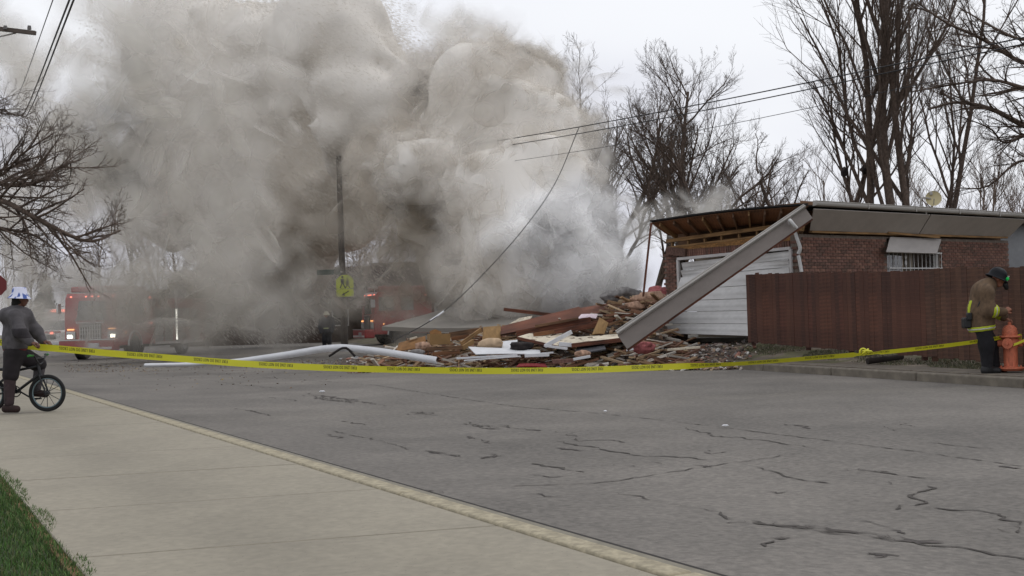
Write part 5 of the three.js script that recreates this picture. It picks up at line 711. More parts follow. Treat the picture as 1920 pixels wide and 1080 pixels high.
function headGeo(c, face, r = 0.098) {             // face: unit vector the face looks along; hair side left smooth
  const s = V(0, 1, 0).cross(face).normalize(), u = face.clone().cross(s), P = (a, b, d) => c.clone().addScaledVector(face, a).addScaledVector(s, b).addScaledVector(u, d), E = [], C = [], pc = (p, ra, q, rb) => C.push([p.x, p.y, p.z, ra, q.x, q.y, q.z, rb]);
  pc(P(0, 0, 0.03), r * 0.9, P(-0.02, 0, 0.035), r * 0.92); pc(P(0.02, 0, -0.03), r * 0.68, P(0.045, 0, -0.075), r * 0.46); pc(P(0.085, 0, 0.0), 0.010, P(0.105, 0, -0.028), 0.015); pc(P(0.085, -0.02, -0.06), 0.008, P(0.085, 0.02, -0.06), 0.008); pc(P(0.078, -0.045, 0.02), 0.012, P(0.078, 0.045, 0.02), 0.012);
  for (const k of [-1, 1]) pc(P(-0.01, k * 0.088, 0.01), 0.014, P(-0.012, k * 0.09, -0.03), 0.011);
  return body(C, E, 0.007, 0.014);
}
function eyes(c, face) { const s = V(0, 1, 0).cross(face).normalize(), u = face.clone().cross(s); return [-1, 1].map((k) => { const p = c.clone().addScaledVector(face, 0.079).addScaledVector(s, k * 0.034).addScaledVector(u, 0.0); return new THREE.SphereGeometry(0.011, 10, 8).translate(p.x, p.y, p.z); }); }
{ // ---- firefighter bending over the hydrant
  const b = D(1860, 700, 19.3); const t = thing('person', 'firefighter in tan coat and dark helmet bending over the orange hydrant', 'person', b);
  const torso = [[-0.14, 0.84, 0, 0.15, -0.15, 1.02, 0, 0.145], [-0.15, 1.02, 0, 0.145, -0.10, 1.24, 0, 0.155], [-0.10, 1.26, -0.13, 0.09, -0.10, 1.26, 0.13, 0.09], [-0.08, 1.30, 0, 0.12, -0.03, 1.36, 0, 0.08]];
  const armN = [[-0.10, 1.25, 0.19, 0.078, -0.10, 0.98, 0.24, 0.066], [-0.10, 0.98, 0.24, 0.066, 0.15, 0.955, 0.17, 0.048]], armF = [[-0.06, 1.25, -0.19, 0.078, 0.06, 1.02, -0.24, 0.066], [0.06, 1.02, -0.24, 0.066, 0.24, 0.87, -0.05, 0.048]];
  const legN = [[-0.15, 0.80, 0.09, 0.115, -0.11, 0.45, 0.10, 0.085], [-0.11, 0.45, 0.10, 0.085, -0.11, 0.09, 0.10, 0.062]], legF = [[-0.13, 0.80, -0.09, 0.115, 0.03, 0.46, -0.10, 0.085], [0.03, 0.46, -0.10, 0.085, 0.09, 0.09, -0.11, 0.062]];
  const neck = [[-0.04, 1.34, 0, 0.06, 0.08, 1.43, 0, 0.056]], feet = [[-0.14, 0.055, 0.10, 0.055, 0.05, 0.045, 0.11, 0.045], [0.06, 0.055, -0.11, 0.055, 0.24, 0.045, -0.12, 0.045]];
  const hc = V(0.16, 1.475, 0), face = V(0.82, -0.55, 0.12).normalize();
  mk('body', [body([...torso, ...armN, ...armF, ...legN, ...legF, ...neck, ...feet], [], 0.02, 0.03, -0.018), headGeo(hc, face), hand(V(0.17, 0.96, 0.165), V(0.85, 0.45, -0.28).normalize(), V(0.3, -0.5, -0.8).normalize(), 0.75), hand(V(0.26, 0.855, -0.04), V(0.85, -0.5, 0.2).normalize(), V(-0.5, -0.85, 0).normalize(), 0.7)], skinM, t);
  mk('eyes', eyes(hc, face), blackP, t);
  const coatM = plainM(0x5a4836, 353, 0.22, 0.95, 8, 2), limeM = M({ color: 0xa9b51c, roughness: 0.6 }), silverM = M({ color: 0xb5b5aa, roughness: 0.35 });
  const coatC = [...torso, ...armN, ...armF, [-0.15, 0.74, 0.05, 0.155, -0.14, 0.92, 0.02, 0.15], [-0.13, 0.74, -0.05, 0.155, -0.14, 0.92, -0.02, 0.15], [-0.06, 1.36, 0, 0.085, 0.02, 1.40, 0, 0.082]], cf = field(coatC, [], 0.035, 0.016), [lo, hi] = boundsOf(coatC, [], 0.08);
  const coatF = (x, y, z) => Math.max(cf(x, y, z), 0.675 - y, (x - 0.13) - 9 * (y < 0.9 && x < 0.1 ? 1 : 0) - 9);
  mk('coat', netMesh((x, y, z) => Math.max(cf(x, y, z) + 0.006 * (fbm(x * 11, y * 7, z * 11, 2) - 0.5) * 2, 0.675 - y), lo, hi, 0.014), coatM, t);
  const band = (name, test, m, g, y0 = 0.64, y1 = 0.8) => mk(name, netMesh((x, y, z) => { const q = test(x, y, z); return q > 0.06 ? q : Math.max(cf(x, y, z) - g, q); }, [lo[0], y0, lo[2]], [hi[0], y1, hi[2]], 0.012), m, t);
  band('hem_band', (x, y) => Math.abs(y - 0.72 - 0.1 * x) - 0.038, limeM, 0.008); band('hem_stripe', (x, y) => Math.abs(y - 0.72 - 0.1 * x) - 0.014, silverM, 0.013);
  const arm = (c, t0, t1) => (x, y, z) => { const s = ((x - c[0]) * (c[4] - c[0]) + (y - c[1]) * (c[5] - c[1]) + (z - c[2]) * (c[6] - c[2])) / ((c[4] - c[0]) ** 2 + (c[5] - c[1]) ** 2 + (c[6] - c[2]) ** 2), d = cap(c, x, y, z) - 0.045; return Math.max((Math.abs(s - (t0 + t1) / 2) - (t1 - t0) / 2) * 0.25, d); };
  band('sleeve_band', arm(armN[1], 0.05, 0.5), limeM, 0.009, 0.84, 1.1); band('sleeve_band', arm(armF[1], 0.45, 0.95), limeM, 0.009, 0.74, 1.1); band('sleeve_stripe', arm(armN[1], 0.2, 0.34), silverM, 0.014, 0.84, 1.1);
  band('back_stripe', (x, y, z) => Math.max(Math.abs(z - 0.05) - 0.03, x + 0.2, 0.76 - y, y - 1.15), limeM, 0.007, 0.72, 1.2);
  const legs = [...legN, ...legF]; mk('trousers', body(legs, [], 0.014, 0.03, 0.022), plainM(0x17161a, 354, 0.3, 0.95, 8, 2), t); mk('boots', body([...feet, [-0.11, 0.10, 0.10, 0.07, -0.12, 0.05, 0.10, 0.06], [0.09, 0.10, -0.11, 0.07, 0.08, 0.05, -0.11, 0.06]], [], 0.012, 0.02, 0.01), M({ color: 0x121214, roughness: 0.6 }), t);
  const hm = new THREE.Group(); hm.name = 'helmet'; t.add(hm); hm.position.copy(hc).add(V(-0.01, 0.045, 0)); hm.quaternion.setFromUnitVectors(V(0, 1, 0), V(0.42, 0.9, 0.05).normalize());
  const hM = new THREE.MeshPhysicalMaterial({ color: 0x080c12, roughness: 0.55, specularIntensity: 0.4 }); mk('shell', new THREE.LatheGeometry([[0.001, 0.135], [0.05, 0.13], [0.1, 0.098], [0.125, 0.04], [0.13, -0.015], [0.165, -0.045], [0.16, -0.055], [0.12, -0.02]].map((a) => new THREE.Vector2(...a)), 28).scale(1.12, 1, 0.95), hM, hm); mk('crest', new THREE.TorusGeometry(0.118, 0.012, 6, 20, Math.PI).translate(0, 0.01, 0), hM, hm); mk('lamp', new THREE.SphereGeometry(0.028, 12, 10).translate(0.13, 0.01, 0.07), M({ color: 0x0c8a3c, emissive: 0x0a8a3a, emissiveIntensity: 0.5 }), hm); mk('shield', rbox(0.015, 0.09, 0.09, 0.005, 0.15, 0.02, 0), silverM, hm);
  mk('mask', body([[0.25, 1.38, 0.03, 0.04, 0.27, 1.33, 0.02, 0.035]], [], 0.008), blackP, t);
  mk('hip_pack', [rbox(0.12, 0.17, 0.16, 0.03, -0.38, 0.80, 0.03), rbox(0.07, 0.12, 0.1, 0.02, -0.36, 0.90, 0.10)], blackP, t); mk('shoulder_strap', tube([V(-0.30, 0.88, 0.10), V(-0.24, 1.05, 0.165), V(-0.15, 1.25, 0.19), V(-0.08, 1.37, 0.10)], 0.016, 16, 5), blackP, t);
}
{ // ---- hydrant
  const b = D(1896, 695, 19.25); const t = thing('fire_hydrant', 'faded orange fire hydrant wrapped with yellow tape', 'hydrant', b), hM = plainM(0xb8664a, 361, 0.22, 0.7, 8, 3);
  const lat = (l) => new THREE.LatheGeometry(l.map((a) => new THREE.Vector2(...a)), 28);
  mk('barrel', lat([[0, 0], [0.18, 0], [0.18, 0.035], [0.115, 0.045], [0.105, 0.08], [0.105, 0.34], [0.115, 0.36], [0.125, 0.40], [0.125, 0.52], [0.0, 0.52]]), hM, t); mk('base_flange', lat([[0.1, 0.02], [0.185, 0.02], [0.19, 0.04], [0.185, 0.055], [0.1, 0.06]]), hM, t);
  for (let i = 0; i < 8; i++) mk('bolt', cyl(0.014, 0.014, 0.03, 6).translate(Math.cos(i * 0.785) * 0.155, 0.065, Math.sin(i * 0.785) * 0.155), hM, t);
  mk('bonnet_flange', lat([[0.1, 0.515], [0.165, 0.515], [0.17, 0.53], [0.165, 0.548], [0.1, 0.55]]), hM, t); mk('bonnet', lat([[0.118, 0.548], [0.118, 0.60], [0.105, 0.66], [0.07, 0.70], [0.03, 0.715], [0, 0.715]]), hM, t); mk('operating_nut', cyl(0.025, 0.03, 0.05, 5).translate(0, 0.735, 0), hM, t);
  const noz = (dx, dz, r, L) => { const d = V(dx, 0, dz).normalize(), o = new THREE.Group(); o.name = 'nozzle'; t.add(o); o.position.set(0, 0.43, 0); o.quaternion.setFromUnitVectors(V(0, 1, 0), d); mk('neck', cyl(r * 0.85, r * 0.85, L, 18).translate(0, L / 2, 0), hM, o); mk('cap', [cyl(r, r, 0.06, 18).translate(0, L, 0), cyl(r * 0.3, r * 0.3, 0.04, 5).translate(0, L + 0.045, 0)], hM, o); }; noz(-0.55, 0.8, 0.082, 0.15); noz(0.9, 0.5, 0.055, 0.15); noz(-0.9, -0.45, 0.055, 0.15);
}
{ // ---- cyclist standing over a small bicycle
  const b = D(60, 770, 17.0), t = thing('person', 'youth in grey jacket and white bucket hat standing astride a small bicycle', 'person', b);
  const torso = [[-0.20, 0.80, 0, 0.125, -0.21, 1.0, 0, 0.12], [-0.21, 1.0, 0, 0.12, -0.205, 1.25, 0, 0.13], [-0.30, 1.32, 0.08, 0.085, -0.12, 1.32, -0.10, 0.085], [-0.205, 1.34, 0, 0.10, -0.18, 1.40, 0, 0.06]];
  const armN = [[-0.16, 1.31, 0.15, 0.07, -0.06, 1.08, 0.20, 0.058], [-0.06, 1.08, 0.20, 0.058, 0.06, 0.95, 0.18, 0.042]], armF = [[-0.13, 1.31, -0.16, 0.07, -0.02, 1.09, -0.26, 0.058], [-0.02, 1.09, -0.26, 0.058, 0.07, 0.96, -0.24, 0.042]];
  const thN = [-0.21, 0.78, 0.08, 0.10, -0.235, 0.45, 0.15, 0.068], shN = [-0.235, 0.45, 0.15, 0.06, -0.25, 0.09, 0.17, 0.045], thF = [-0.18, 0.78, -0.08, 0.10, 0.075, 0.62, -0.14, 0.07], shF = [0.075, 0.62, -0.14, 0.062, 0.01, 0.27, -0.14, 0.045];
  const feet = [[-0.29, 0.05, 0.17, 0.045, -0.13, 0.04, 0.20, 0.038], [-0.02, 0.24, -0.14, 0.042, 0.14, 0.215, -0.14, 0.036]], neck = [[-0.18, 1.38, 0, 0.052, -0.15, 1.47, 0, 0.05]], hc = V(-0.14, 1.555, -0.01), face = V(0.78, -0.05, -0.62).normalize();
  mk('body', [body([...torso, ...armN, ...armF, thN, shN, thF, shF, ...feet, ...neck], [], 0.018, 0.028, -0.014), headGeo(hc, face, 0.094), hand(V(0.075, 0.945, 0.18), V(0.8, -0.25, -0.1).normalize(), V(0.1, -0.95, 0).normalize(), 0.9, 0.95), hand(V(0.085, 0.955, -0.24), V(0.8, -0.25, 0.1).normalize(), V(0.1, -0.95, 0).normalize(), 0.9, 0.95)], skinD, t);
  mk('hair', body([[-0.16, 1.55, 0.0, 0.09, -0.19, 1.48, 0.02, 0.055]], [], 0.01), M({ color: 0x14100e, roughness: 0.9 }), t); mk('eyes', eyes(hc, face), blackP, t);
  const jC = [...torso, ...armN, ...armF, [-0.21, 0.90, 0.02, 0.135, -0.21, 1.05, 0, 0.13]], jf = field(jC, [], 0.03, 0.018), [lo, hi] = boundsOf(jC, [], 0.08);
  mk('jacket', netMesh((x, y, z) => Math.max(jf(x, y, z) + 0.005 * (fbm(x * 10, y * 6, z * 10, 2) - 0.5) * 2, 0.855 - y), lo, hi, 0.013), plainM(0x4d4a4c, 371, 0.2, 0.9, 8, 2), t);
  const sl = field(armN, [], 0.03, 0.024); mk('sleeve_panel', netMesh((x, y, z) => Math.max(sl(x, y, z), y - 1.14, 1.0 - y), [-0.3, 0.96, 0.02], [0.2, 1.2, 0.36], 0.012), plainM(0x2e2a2d, 372, 0.2, 0.9, 8, 2), t); mk('shirt_hem', netMesh((x, y, z) => Math.max(jf(x, y, z) + 0.006, Math.abs(y - 0.835) - 0.03), [lo[0], 0.78, lo[2]], [hi[0], 0.89, hi[2]], 0.014), plainM(0x5a1f20, 373, 0.2, 0.9, 8, 2), t);
  mk('shorts', body([[-0.20, 0.80, 0, 0.125, -0.20, 0.84, 0, 0.12], [...thN.slice(0, 4), -0.228, 0.50, 0.14, 0.088], [...thF.slice(0, 4), 0.05, 0.63, -0.135, 0.088]], [], 0.014, 0.03, 0.02), plainM(0x1f1a1c, 374, 0.3, 0.95, 8, 2), t);
  mk('trouser_leg', body([[-0.233, 0.52, 0.145, 0.075, -0.245, 0.13, 0.168, 0.056]], [], 0.012, 0.02, 0.01), plainM(0x35292b, 377, 0.3, 0.95, 8, 2), t); mk('trouser_leg', body([[0.06, 0.56, -0.14, 0.07, 0.01, 0.28, -0.14, 0.055]], [], 0.012, 0.02, 0.006), plainM(0x4a4548, 375, 0.2, 0.95, 8, 2), t); for (const f of feet) mk('shoe', body([f], [], 0.011, 0.02, 0.012), plainM(0x2a1a18, 376, 0.3, 0.9, 8, 2), t);
  const hatT = tex(128, 64, (u, v) => { const n = tnoise(u, v, 10, 2, 381), q = sstep(0.55, 0.62, n); return [lerp(0.82, 0.30, q), lerp(0.83, 0.38, q), lerp(0.90, 0.62, q)]; }); hatT.repeat.set(2, 1);
  const hat = mk('bucket_hat', new THREE.LatheGeometry([[0.001, 0.10], [0.07, 0.098], [0.088, 0.09], [0.108, 0.0], [0.155, -0.058], [0.152, -0.062], [0.104, -0.004], [0.08, 0.08], [0.001, 0.09]].map((a) => new THREE.Vector2(...a)), 30), M({ map: hatT, roughness: 0.95, side: THREE.DoubleSide }), t); hat.position.copy(hc).add(V(-0.005, 0.055, 0)); hat.rotation.z = -0.06;
  // bicycle
  const k = thing('bicycle', 'small black bicycle with pale spoked wheels under the youth', 'bicycle', b.clone().setY(0.15)), blk = M({ color: 0x17171a, roughness: 0.45 }), R = 0.255, fh = V(0.215, R, 0), rh = V(-0.60, R, 0), bb = V(-0.20, 0.29, 0), hd0 = V(0.12, 0.52, 0), hd1 = V(0.10, 0.63, 0);
  const wh = (c) => { const o = new THREE.Group(); o.name = 'wheel'; k.add(o); o.position.copy(c); mk('tyre', new THREE.TorusGeometry(R - 0.024, 0.025, 10, 40), rubber, o); mk('rim', new THREE.TorusGeometry(R - 0.055, 0.011, 6, 40).scale(1, 1, 1.4), M({ color: 0x6c7c80, roughness: 0.4, metalness: 0.4 }), o); mk('hub', cyl(0.025, 0.025, 0.10, 12).rotateX(Math.PI / 2), blk, o); for (let i = 0; i < 12; i++) { const a = i * Math.PI / 6, e = (i % 2 ? 1 : -1) * 0.22; mk('spoke', rod(V(Math.cos(a + e) * 0.025, Math.sin(a + e) * 0.025, (i % 2 ? 1 : -1) * 0.02), V(Math.cos(a) * (R - 0.055), Math.sin(a) * (R - 0.055), 0), 0.005, 0.004, 4), blk, o); } }; wh(fh); wh(rh);
  mk('frame', [rod(bb, hd0, 0.02), rod(V(-0.29, 0.56, 0), hd1, 0.017), rod(bb, V(-0.30, 0.58, 0), 0.016), ...[-1, 1].flatMap((s) => [rod(V(bb.x, bb.y, s * 0.03), V(rh.x, rh.y, s * 0.055), 0.01), rod(V(-0.29, 0.55, s * 0.02), V(rh.x, rh.y, s * 0.055), 0.009)]), rod(hd0.clone().add(V(0.005, -0.03, 0)), hd1.clone().add(V(-0.005, 0.03, 0)), 0.024)], blk, k);
  mk('fork', [-1, 1].map((s) => rod(V(hd0.x + 0.005, hd0.y - 0.02, s * 0.05), V(fh.x, fh.y, s * 0.055), 0.012)).concat([rod(V(hd0.x + 0.005, hd0.y - 0.02, -0.05), V(hd0.x + 0.005, hd0.y - 0.02, 0.05), 0.012)]), blk, k);
  mk('handlebar', [tube([V(0.10, 0.78, -0.34), V(0.12, 0.78, -0.22), V(0.13, 0.70, -0.12), V(0.125, 0.66, -0.04), V(0.125, 0.66, 0.04), V(0.13, 0.70, 0.12), V(0.12, 0.78, 0.22), V(0.10, 0.78, 0.34)], 0.012, 40, 7), rod(V(0.125, 0.735, -0.16), V(0.125, 0.735, 0.16), 0.009), rod(hd1, V(0.125, 0.665, 0), 0.02)], blk, k); for (const s of [-1, 1]) mk('grip', rod(V(0.115, 0.78, s * 0.22), V(0.10, 0.78, s * 0.35), 0.017), M({ color: 0x2c6e2a, roughness: 0.8 }), k);
  mk('saddle', rbox(0.24, 0.045, 0.12, 0.02, -0.31, 0.60, 0), blk, k); mk('chainring', [new THREE.TorusGeometry(0.07, 0.008, 6, 24).translate(bb.x, bb.y, 0.05), cyl(0.03, 0.03, 0.1, 10).rotateX(Math.PI / 2).translate(bb.x, bb.y, 0)], blk, k); mk('crank', [rod(V(bb.x, bb.y, -0.07), V(bb.x + 0.165, bb.y - 0.1, -0.07), 0.012), rod(V(bb.x, bb.y, 0.07), V(bb.x - 0.16, bb.y + 0.06, 0.07), 0.012)], blk, k); mk('pedal', rbox(0.09, 0.022, 0.09, 0.008, bb.x + 0.23, bb.y - 0.115, -0.13), blk, k); mk('pedal', rbox(0.09, 0.022, 0.09, 0.008, bb.x - 0.16, bb.y + 0.06, 0.12), blk, k);
}
{ // ---- dark figure in the smoke by the utility pole
  const b = foot(612, 54), t = thing('person', 'dark figure in a pale helmet standing in the smoke near the utility pole', 'person', b), c = [[-0.1, 0.9, 0, 0.11, -0.11, 0.5, 0.02, 0.08], [-0.11, 0.5, 0.02, 0.08, -0.12, 0.08, 0, 0.06], [0.1, 0.9, 0, 0.11, 0.11, 0.5, 0.02, 0.08], [0.11, 0.5, 0.02, 0.08, 0.13, 0.08, 0, 0.06], [0, 0.92, 0, 0.15, 0, 1.3, 0, 0.17], [-0.2, 1.4, 0, 0.08, 0.2, 1.4, 0, 0.08], [-0.22, 1.4, 0, 0.07, -0.28, 1.1, 0.04, 0.06], [-0.28, 1.1, 0.04, 0.06, -0.24, 0.86, 0.12, 0.045], [0.22, 1.4, 0, 0.07, 0.28, 1.1, 0.04, 0.06], [0.28, 1.1, 0.04, 0.06, 0.24, 0.86, 0.12, 0.045], [0, 1.42, 0, 0.06, 0, 1.5, 0, 0.055], [-0.12, 0.04, 0, 0.05, -0.13, 0.035, 0.15, 0.04], [0.13, 0.04, 0, 0.05, 0.14, 0.035, 0.15, 0.04]];
  mk('body', [body(c, [], 0.02, 0.03, -0.012), headGeo(V(0, 1.6, 0.02), V(0.1, 0, 1).normalize())], skinM, t); mk('coat', body(c.slice(4, 10), [], 0.02, 0.04, 0.02), plainM(0x22242c, 391, 0.2, 0.9, 8, 2), t); mk('trousers', body(c.slice(0, 4), [], 0.02, 0.03, 0.015), plainM(0x1a1b20, 392, 0.2, 0.9, 8, 2), t); mk('helmet', new THREE.LatheGeometry([[0.001, 0.14], [0.08, 0.12], [0.12, 0.04], [0.165, -0.02], [0.16, -0.03]].map((a) => new THREE.Vector2(...a)), 20).translate(0, 1.64, 0.01), M({ color: 0xb5b09a, side: THREE.DoubleSide }), t); mk('coat_band', body([[0, 1.0, 0, 0.155, 0, 1.02, 0, 0.155]], [], 0.02, 0.01, 0.03).scale(1, 0.35, 1).translate(0, 0.68, 0), M({ color: 0xa0a878 }), t);
}
// ---------------------------------------------------------------- smoke: real matter that light scatters on.
// a lumpy dense heart, a skin of tiny soot flakes round it, and soft wisps where it thins out
const thick = [], thin = [];
const billow = (x, y, z, o = 3) => { let s = 0, a = 0.5, t = 0; for (let i = 0; i < o; i++) { s += a * Math.abs(2 * noise3(x, y, z) - 1); t += a; a *= 0.5; x = x * 2.1 + 7.7; y = y * 2.1 + 3.1; z = z * 2.1 + 1.9; } return s / t; };
// pixel and depth of the middle, radius in metres, optical depth, colour, edge (0 sharp .. 1 misty), squash in y and z, lump frequency
function lobe(list, px, py, depth, R, tau, col, edge = 0.3, sy = 1, sz = 1, freq = 0.5) { list.push({ c: D(px, py, depth), R, tau, col, edge, sy, sz, freq, amp: depth > 55 ? 0.36 : 0.5, depth }); }
const spot = V(0, 0, 0), HEART = 0.66;
const rel = (L, x, y, z, bl) => Math.sqrt(((x - L.c.x) / L.R) ** 2 + ((y - L.c.y) / (L.R * L.sy)) ** 2 + ((z - L.c.z) / (L.R * L.sz)) ** 2) + L.amp * (0.42 - bl);
const warp = (x, y, z, o) => (fbm(x * 0.33 + o, y * 0.33, z * 0.33 + o * 2, 3) - 0.5) * 2.0;                // turbulence bends the lobes out of round
function heartField(x, y, z) { const bl = lerp(0.42, billow(x * 0.5, y * 0.5, z * 0.5, 2), 0.75), X = x + warp(x, y, z, 0), Y = y + warp(x, y, z, 31), Z = z; let s = 0; for (const L of thick) { const d = (rel(L, X, Y, Z, bl) - HEART) * L.R; if (d < 4) s += Math.exp(-d / 0.55); } return s > 0 ? -0.55 * Math.log(s) - 0.1 : 2; }
const ax = V(0, 0, 0), bx = V(0, 0, 0), cx = V(0, 0, 0), u1 = () => rnd() * 2 - 1;
function turnAtRandom() { ax.set(u1(), u1(), u1()).normalize(); bx.set(u1(), u1(), u1()).cross(ax).normalize(); cx.crossVectors(ax, bx); }
function relax(g, n) {                               // evens out the mesh, so that the surface shades softly
  const ix = g.index.array, p = g.attributes.position.array, m = p.length / 3, cnt = new Float32Array(m), sum = new Float32Array(m * 3);
  for (let q = 0; q < n; q++) { cnt.fill(0); sum.fill(0); for (let t = 0; t < ix.length; t += 3) for (let e = 0; e < 3; e++) { const a = ix[t + e], b = ix[t + (e + 1) % 3]; cnt[a]++; for (let c = 0; c < 3; c++) sum[a * 3 + c] += p[b * 3 + c]; } for (let i = 0; i < m; i++) if (cnt[i]) for (let c = 0; c < 3; c++) p[i * 3 + c] = lerp(p[i * 3 + c], sum[i * 3 + c] / cnt[i], 0.7); }
  g.computeVertexNormals();
}
function heart(cell) {
  const lo = [1e9, 1e9, 1e9], hi = [-1e9, -1e9, -1e9]; for (const L of thick) { const r = [L.R, L.R * L.sy, L.R * L.sz], c = L.c.toArray(); for (let a = 0; a < 3; a++) { lo[a] = Math.min(lo[a], c[a] - r[a]); hi[a] = Math.max(hi[a], c[a] + r[a]); } }
  lo[1] = Math.max(lo[1], 0.0);
  const g = netMesh(heartField, lo, hi, cell), p = g.attributes.position; relax(g, 4); const col = new Float32Array(p.count * 3);
  for (let i = 0; i < p.count; i++) { const x = p.getX(i), y = p.getY(i), z = p.getZ(i); let s = 0, c = [0, 0, 0]; for (const L of thick) { const w = Math.exp(-7 * rel(L, x, y, z, 0.42)); s += w; for (let a = 0; a < 3; a++) c[a] += w * L.col[a]; } const v = 0.94 + 0.12 * fbm(x * 0.8, y * 0.8, z * 0.8, 3); for (let a = 0; a < 3; a++) col[i * 3 + a] = c[a] / s * v; }
  g.setAttribute('color', new THREE.BufferAttribute(col, 3)); return g;
}
function inLobe(L, shell) {
  for (;;) {
    let x, y, z, r2; do { x = rr(-1.3, 1.3); y = rr(-1.3, 1.3); z = rr(-1.3, 1.3); r2 = x * x + y * y + z * z; } while (r2 > 1.69 || (shell && r2 < 0.2));
    spot.set(L.c.x + x * L.R, L.c.y + y * L.R * L.sy, L.c.z + z * L.R * L.sz); if (spot.y < 0.1) continue;
    const bl = billow(spot.x * L.freq, spot.y * L.freq, spot.z * L.freq), r = Math.sqrt(r2) + L.amp * (0.42 - bl);
    if (shell) { spot.x -= warp(spot.x, spot.y, spot.z, 0); spot.y -= warp(spot.x, spot.y, spot.z, 31); if (spot.y < 0.1) continue; if (r < HEART - 0.03 || r > 1.16 || rnd() > 1 - sstep(HEART, 1.16, r)) continue; if (heartField(spot.x, spot.y, spot.z) < -0.12) continue; return spot; }
    const w = 1 - sstep(1 - 0.9 * L.edge - 0.08, 1 + 0.3 * L.edge, r);
    if (w > 0 && rnd() < w * lerp(0.25, 1, sstep(0.1, 0.5, bl))) return spot;
  }
}
function flakes(side, copies) {
  const size = (L) => side * Math.max(L.depth / 40, 1), count = thick.map((L) => Math.round((L.depth < 50 ? 0 : L.tau) * 2 * Math.PI * L.R * L.R * Math.sqrt(L.sy) / (0.433 * size(L) ** 2) / copies)), n = count.reduce((a, b) => a + b, 0), pos = new Float32Array(n * 9), col = new Float32Array(n * 9); let o = 0;
  thick.forEach((L, q) => { for (let i = 0; i < count[q]; i++) { const p = inLobe(L, true); turnAtRandom(); const s = size(L) * rr(0.75, 1.25) * 0.577;
    for (let k = 0; k < 3; k++) { const u = [1, -0.5, -0.5][k] * s, w = [0, 0.866, -0.866][k] * s; pos[o] = p.x + bx.x * u + cx.x * w; pos[o + 1] = p.y + bx.y * u + cx.y * w; pos[o + 2] = p.z + bx.z * u + cx.z * w; col[o] = L.col[0]; col[o + 1] = L.col[1]; col[o + 2] = L.col[2]; o += 3; } } });
  const g = new THREE.BufferGeometry(); g.setAttribute('position', new THREE.BufferAttribute(pos, 3)); g.setAttribute('color', new THREE.BufferAttribute(col, 3)); return g;
}
function wisps(list, r0, aMid, sd, shell = 0) {                 // small bowls, dense in the middle, fading to nothing at the rim
  seed(sd); const pos = [], col = [], ix = [], N = 8; let total = 0;
  for (const L of list) { const rad = r0 * clamp(L.R / 3, 0.5, 1.15), n = Math.round(0.55 * (shell || 1) * L.tau * Math.PI * L.R * L.R * Math.sqrt(L.sy) / (0.5 * Math.PI * rad * rad * aMid * 0.28)); total += n;
    for (let i = 0; i < n; i++) { const p = inLobe(L, shell > 0).clone(); turnAtRandom(); const s = rad * Math.exp(rr(-0.75, 0.42)), o = pos.length / 3, e = s * rr(0.06, 0.22); pos.push(p.x + ax.x * e, p.y + ax.y * e, p.z + ax.z * e); col.push(...L.col, aMid);
      for (const [f, a] of [[0.3, 0.7], [0.62, 0.22], [1, 0]]) for (let k = 0; k < N; k++) { const t = k / N * 6.28318 + f, q = s * f * rr(0.85, 1.15), u = Math.cos(t) * q, w = Math.sin(t) * q, h = e * (1 - f * f * 1.2); pos.push(p.x + bx.x * u + cx.x * w + ax.x * h, p.y + bx.y * u + cx.y * w + ax.y * h, p.z + bx.z * u + cx.z * w + ax.z * h); col.push(...L.col, aMid * a); }
      for (let k = 0; k < N; k++) { const k2 = (k + 1) % N, a = o + 1 + k, b = o + 1 + k2, c = a + N, d = b + N, c2 = c + N, d2 = d + N; ix.push(o, a, b, a, c, b, b, c, d, c, c2, d, d, c2, d2); } } }
  const g = new THREE.BufferGeometry(); g.setAttribute('position', new THREE.Float32BufferAttribute(pos, 3)); g.setAttribute('color', new THREE.Float32BufferAttribute(col, 4)); g.setIndex(ix); g.computeVertexNormals(); return g;
}
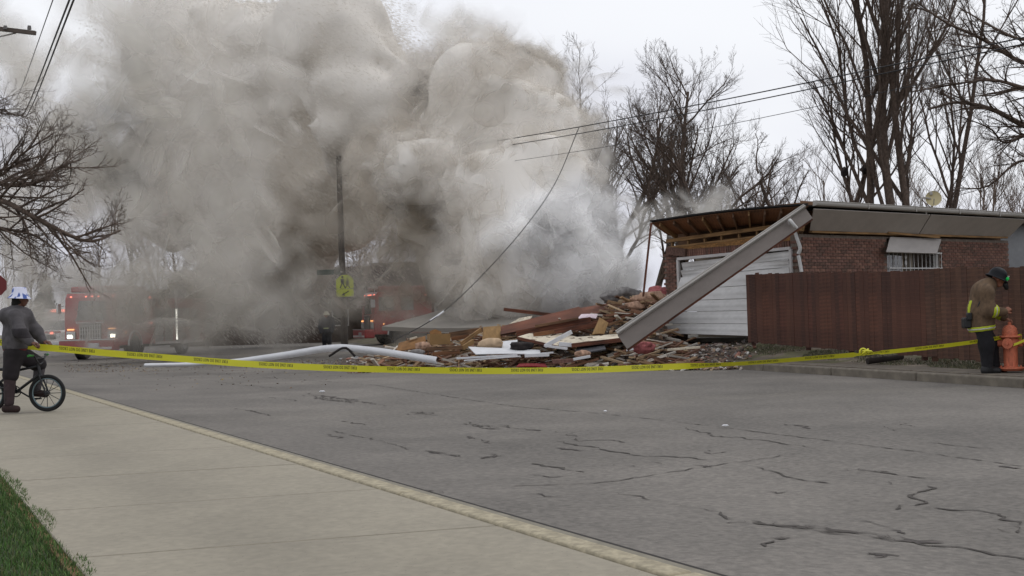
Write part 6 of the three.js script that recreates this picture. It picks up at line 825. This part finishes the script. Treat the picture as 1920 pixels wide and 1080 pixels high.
{
  seed(777);
  const GREY = [0.74, 0.705, 0.65], BROWN = [0.69, 0.64, 0.565], WHITE = [0.86, 0.855, 0.845], DARK = [0.64, 0.61, 0.555], PALE = [0.87, 0.845, 0.795];
  const T = (...a) => lobe(thick, ...a), F = (...a) => lobe(thin, ...a);
  // bright billows at the seat of the fire
  T(1105, 525, 37.5, 1.9, 1, WHITE); T(1020, 475, 38, 2.2, 1, WHITE); T(1075, 435, 40, 1.8, 1, WHITE); T(1175, 545, 39, 1.0, 1, WHITE);
  T(945, 520, 38.5, 2.4, 1, GREY); T(925, 410, 40, 2.3, 1, GREY); T(1010, 340, 41, 2.2, 1, GREY); T(1030, 250, 43, 1.5, 1, GREY); T(800, 310, 42, 1.8, 1, GREY);
  // the column above
  T(900, 210, 45, 3.2, 1, GREY); T(955, 255, 45, 2.5, 1, BROWN); T(865, 165, 46, 2.2, 1, GREY); T(800, 330, 46, 3.6, 1, BROWN); T(985, 175, 45, 1.6, 1, GREY); T(705, 225, 58, 4.9, 0.6, GREY); T(620, 70, 58, 4.0, 0.6, GREY); T(860, 480, 46, 2.8, 1, BROWN, 0.3, 0.8);
  T(640, 340, 66, 5.8, 0.5, BROWN); T(560, 120, 66, 6.5, 0.5, GREY); T(480, 330, 68, 6.5, 0.5, GREY); T(400, 120, 68, 6.5, 0.5, GREY); T(500, 500, 68, 5.8, 0.5, DARK, 0.3, 0.8); T(350, 330, 72, 5.5, 0.5, GREY);
  // thin drift over the street and round the column
  F(900, 560, 42, 2.4, 1.2, BROWN, 0.8); F(780, 460, 45, 3.2, 1.0, BROWN, 0.8, 1, 0.8, 0.4); F(420, 565, 45, 3.6, 1.3, DARK, 0.9, 0.6, 0.6, 0.3); F(340, 420, 48, 5, 1.0, PALE, 0.9, 1, 0.6, 0.3); F(300, 200, 48, 5.5, 1.2, PALE, 0.9, 1, 0.6, 0.3);
  F(160, 150, 47, 5.5, 1.4, PALE, 0.95, 1, 0.6, 0.25); F(560, 570, 46, 2.8, 0.7, DARK, 0.9, 0.7, 0.6, 0.3); F(230, 590, 45, 3.6, 0.75, DARK, 1, 0.6, 0.5, 0.3); F(60, 380, 60, 6, 1.0, PALE, 1, 1, 0.4, 0.25); F(90, 560, 62, 4.5, 1.0, PALE, 1, 0.6, 0.5, 0.3); F(770, 560, 44, 2.6, 0.6, BROWN, 0.9, 0.6, 0.6, 0.4);
  F(1310, 392, 44, 1.6, 0.9, PALE, 0.8, 0.5, 1, 0.9); F(1225, 425, 42, 1.0, 0.8, PALE, 0.8, 0.7, 1, 0.9); F(1060, 160, 46, 1.8, 0.5, PALE, 0.9); F(1110, 330, 43, 1.6, 0.5, PALE, 0.9); F(860, 60, 46, 2.0, 0.5, PALE, 0.9); F(30, 100, 56, 5, 0.6, PALE, 1, 1, 0.4, 0.25); F(1150, 450, 41, 1.6, 0.5, PALE, 0.9); F(1000, 400, 39, 2.6, 0.5, PALE, 0.9, 1, 0.5);
  const look = { vertexColors: true, side: THREE.DoubleSide, roughness: 1, transmission: 0.5, thickness: 0, specularIntensity: 0 };
  const col = thing('smoke_column', 'dense grey brown smoke column boiling up from the collapsed house', 'smoke'); col.userData.kind = 'stuff';
  const h = mk('smoke_heart', heart(0.24), new THREE.MeshLambertMaterial({ vertexColors: true }), col), wispM = new THREE.MeshPhysicalMaterial({ ...look, transparent: true });
  const near = thick.filter((L) => L.depth < 50); for (const L of thick) L.tau *= L.depth < 50 ? 0.4 : 0.5;
  const s = new THREE.InstancedMesh(flakes(0.031, 2), new THREE.MeshPhysicalMaterial({ ...look, flatShading: true }), 2), m4 = new THREE.Matrix4(); s.name = 'smoke_skin'; s.setMatrixAt(0, m4); s.setMatrixAt(1, m4.makeTranslation(0.07, -0.05, 0.11)); s.castShadow = s.receiveShadow = true; col.add(s); const e = mk('smoke_edge', wisps(near, 0.84, 0.52, 779, 4), wispM, col); h.userData.kind = s.userData.kind = e.userData.kind = 'stuff';
  const w = mk('smoke_drift', wisps(thin, 1.3, 0.48, 778), wispM); tag(w, 'thin grey smoke drifting left over the street and fire engine', 'smoke', undefined, 'stuff');
}
renderer.render(scene, camera);
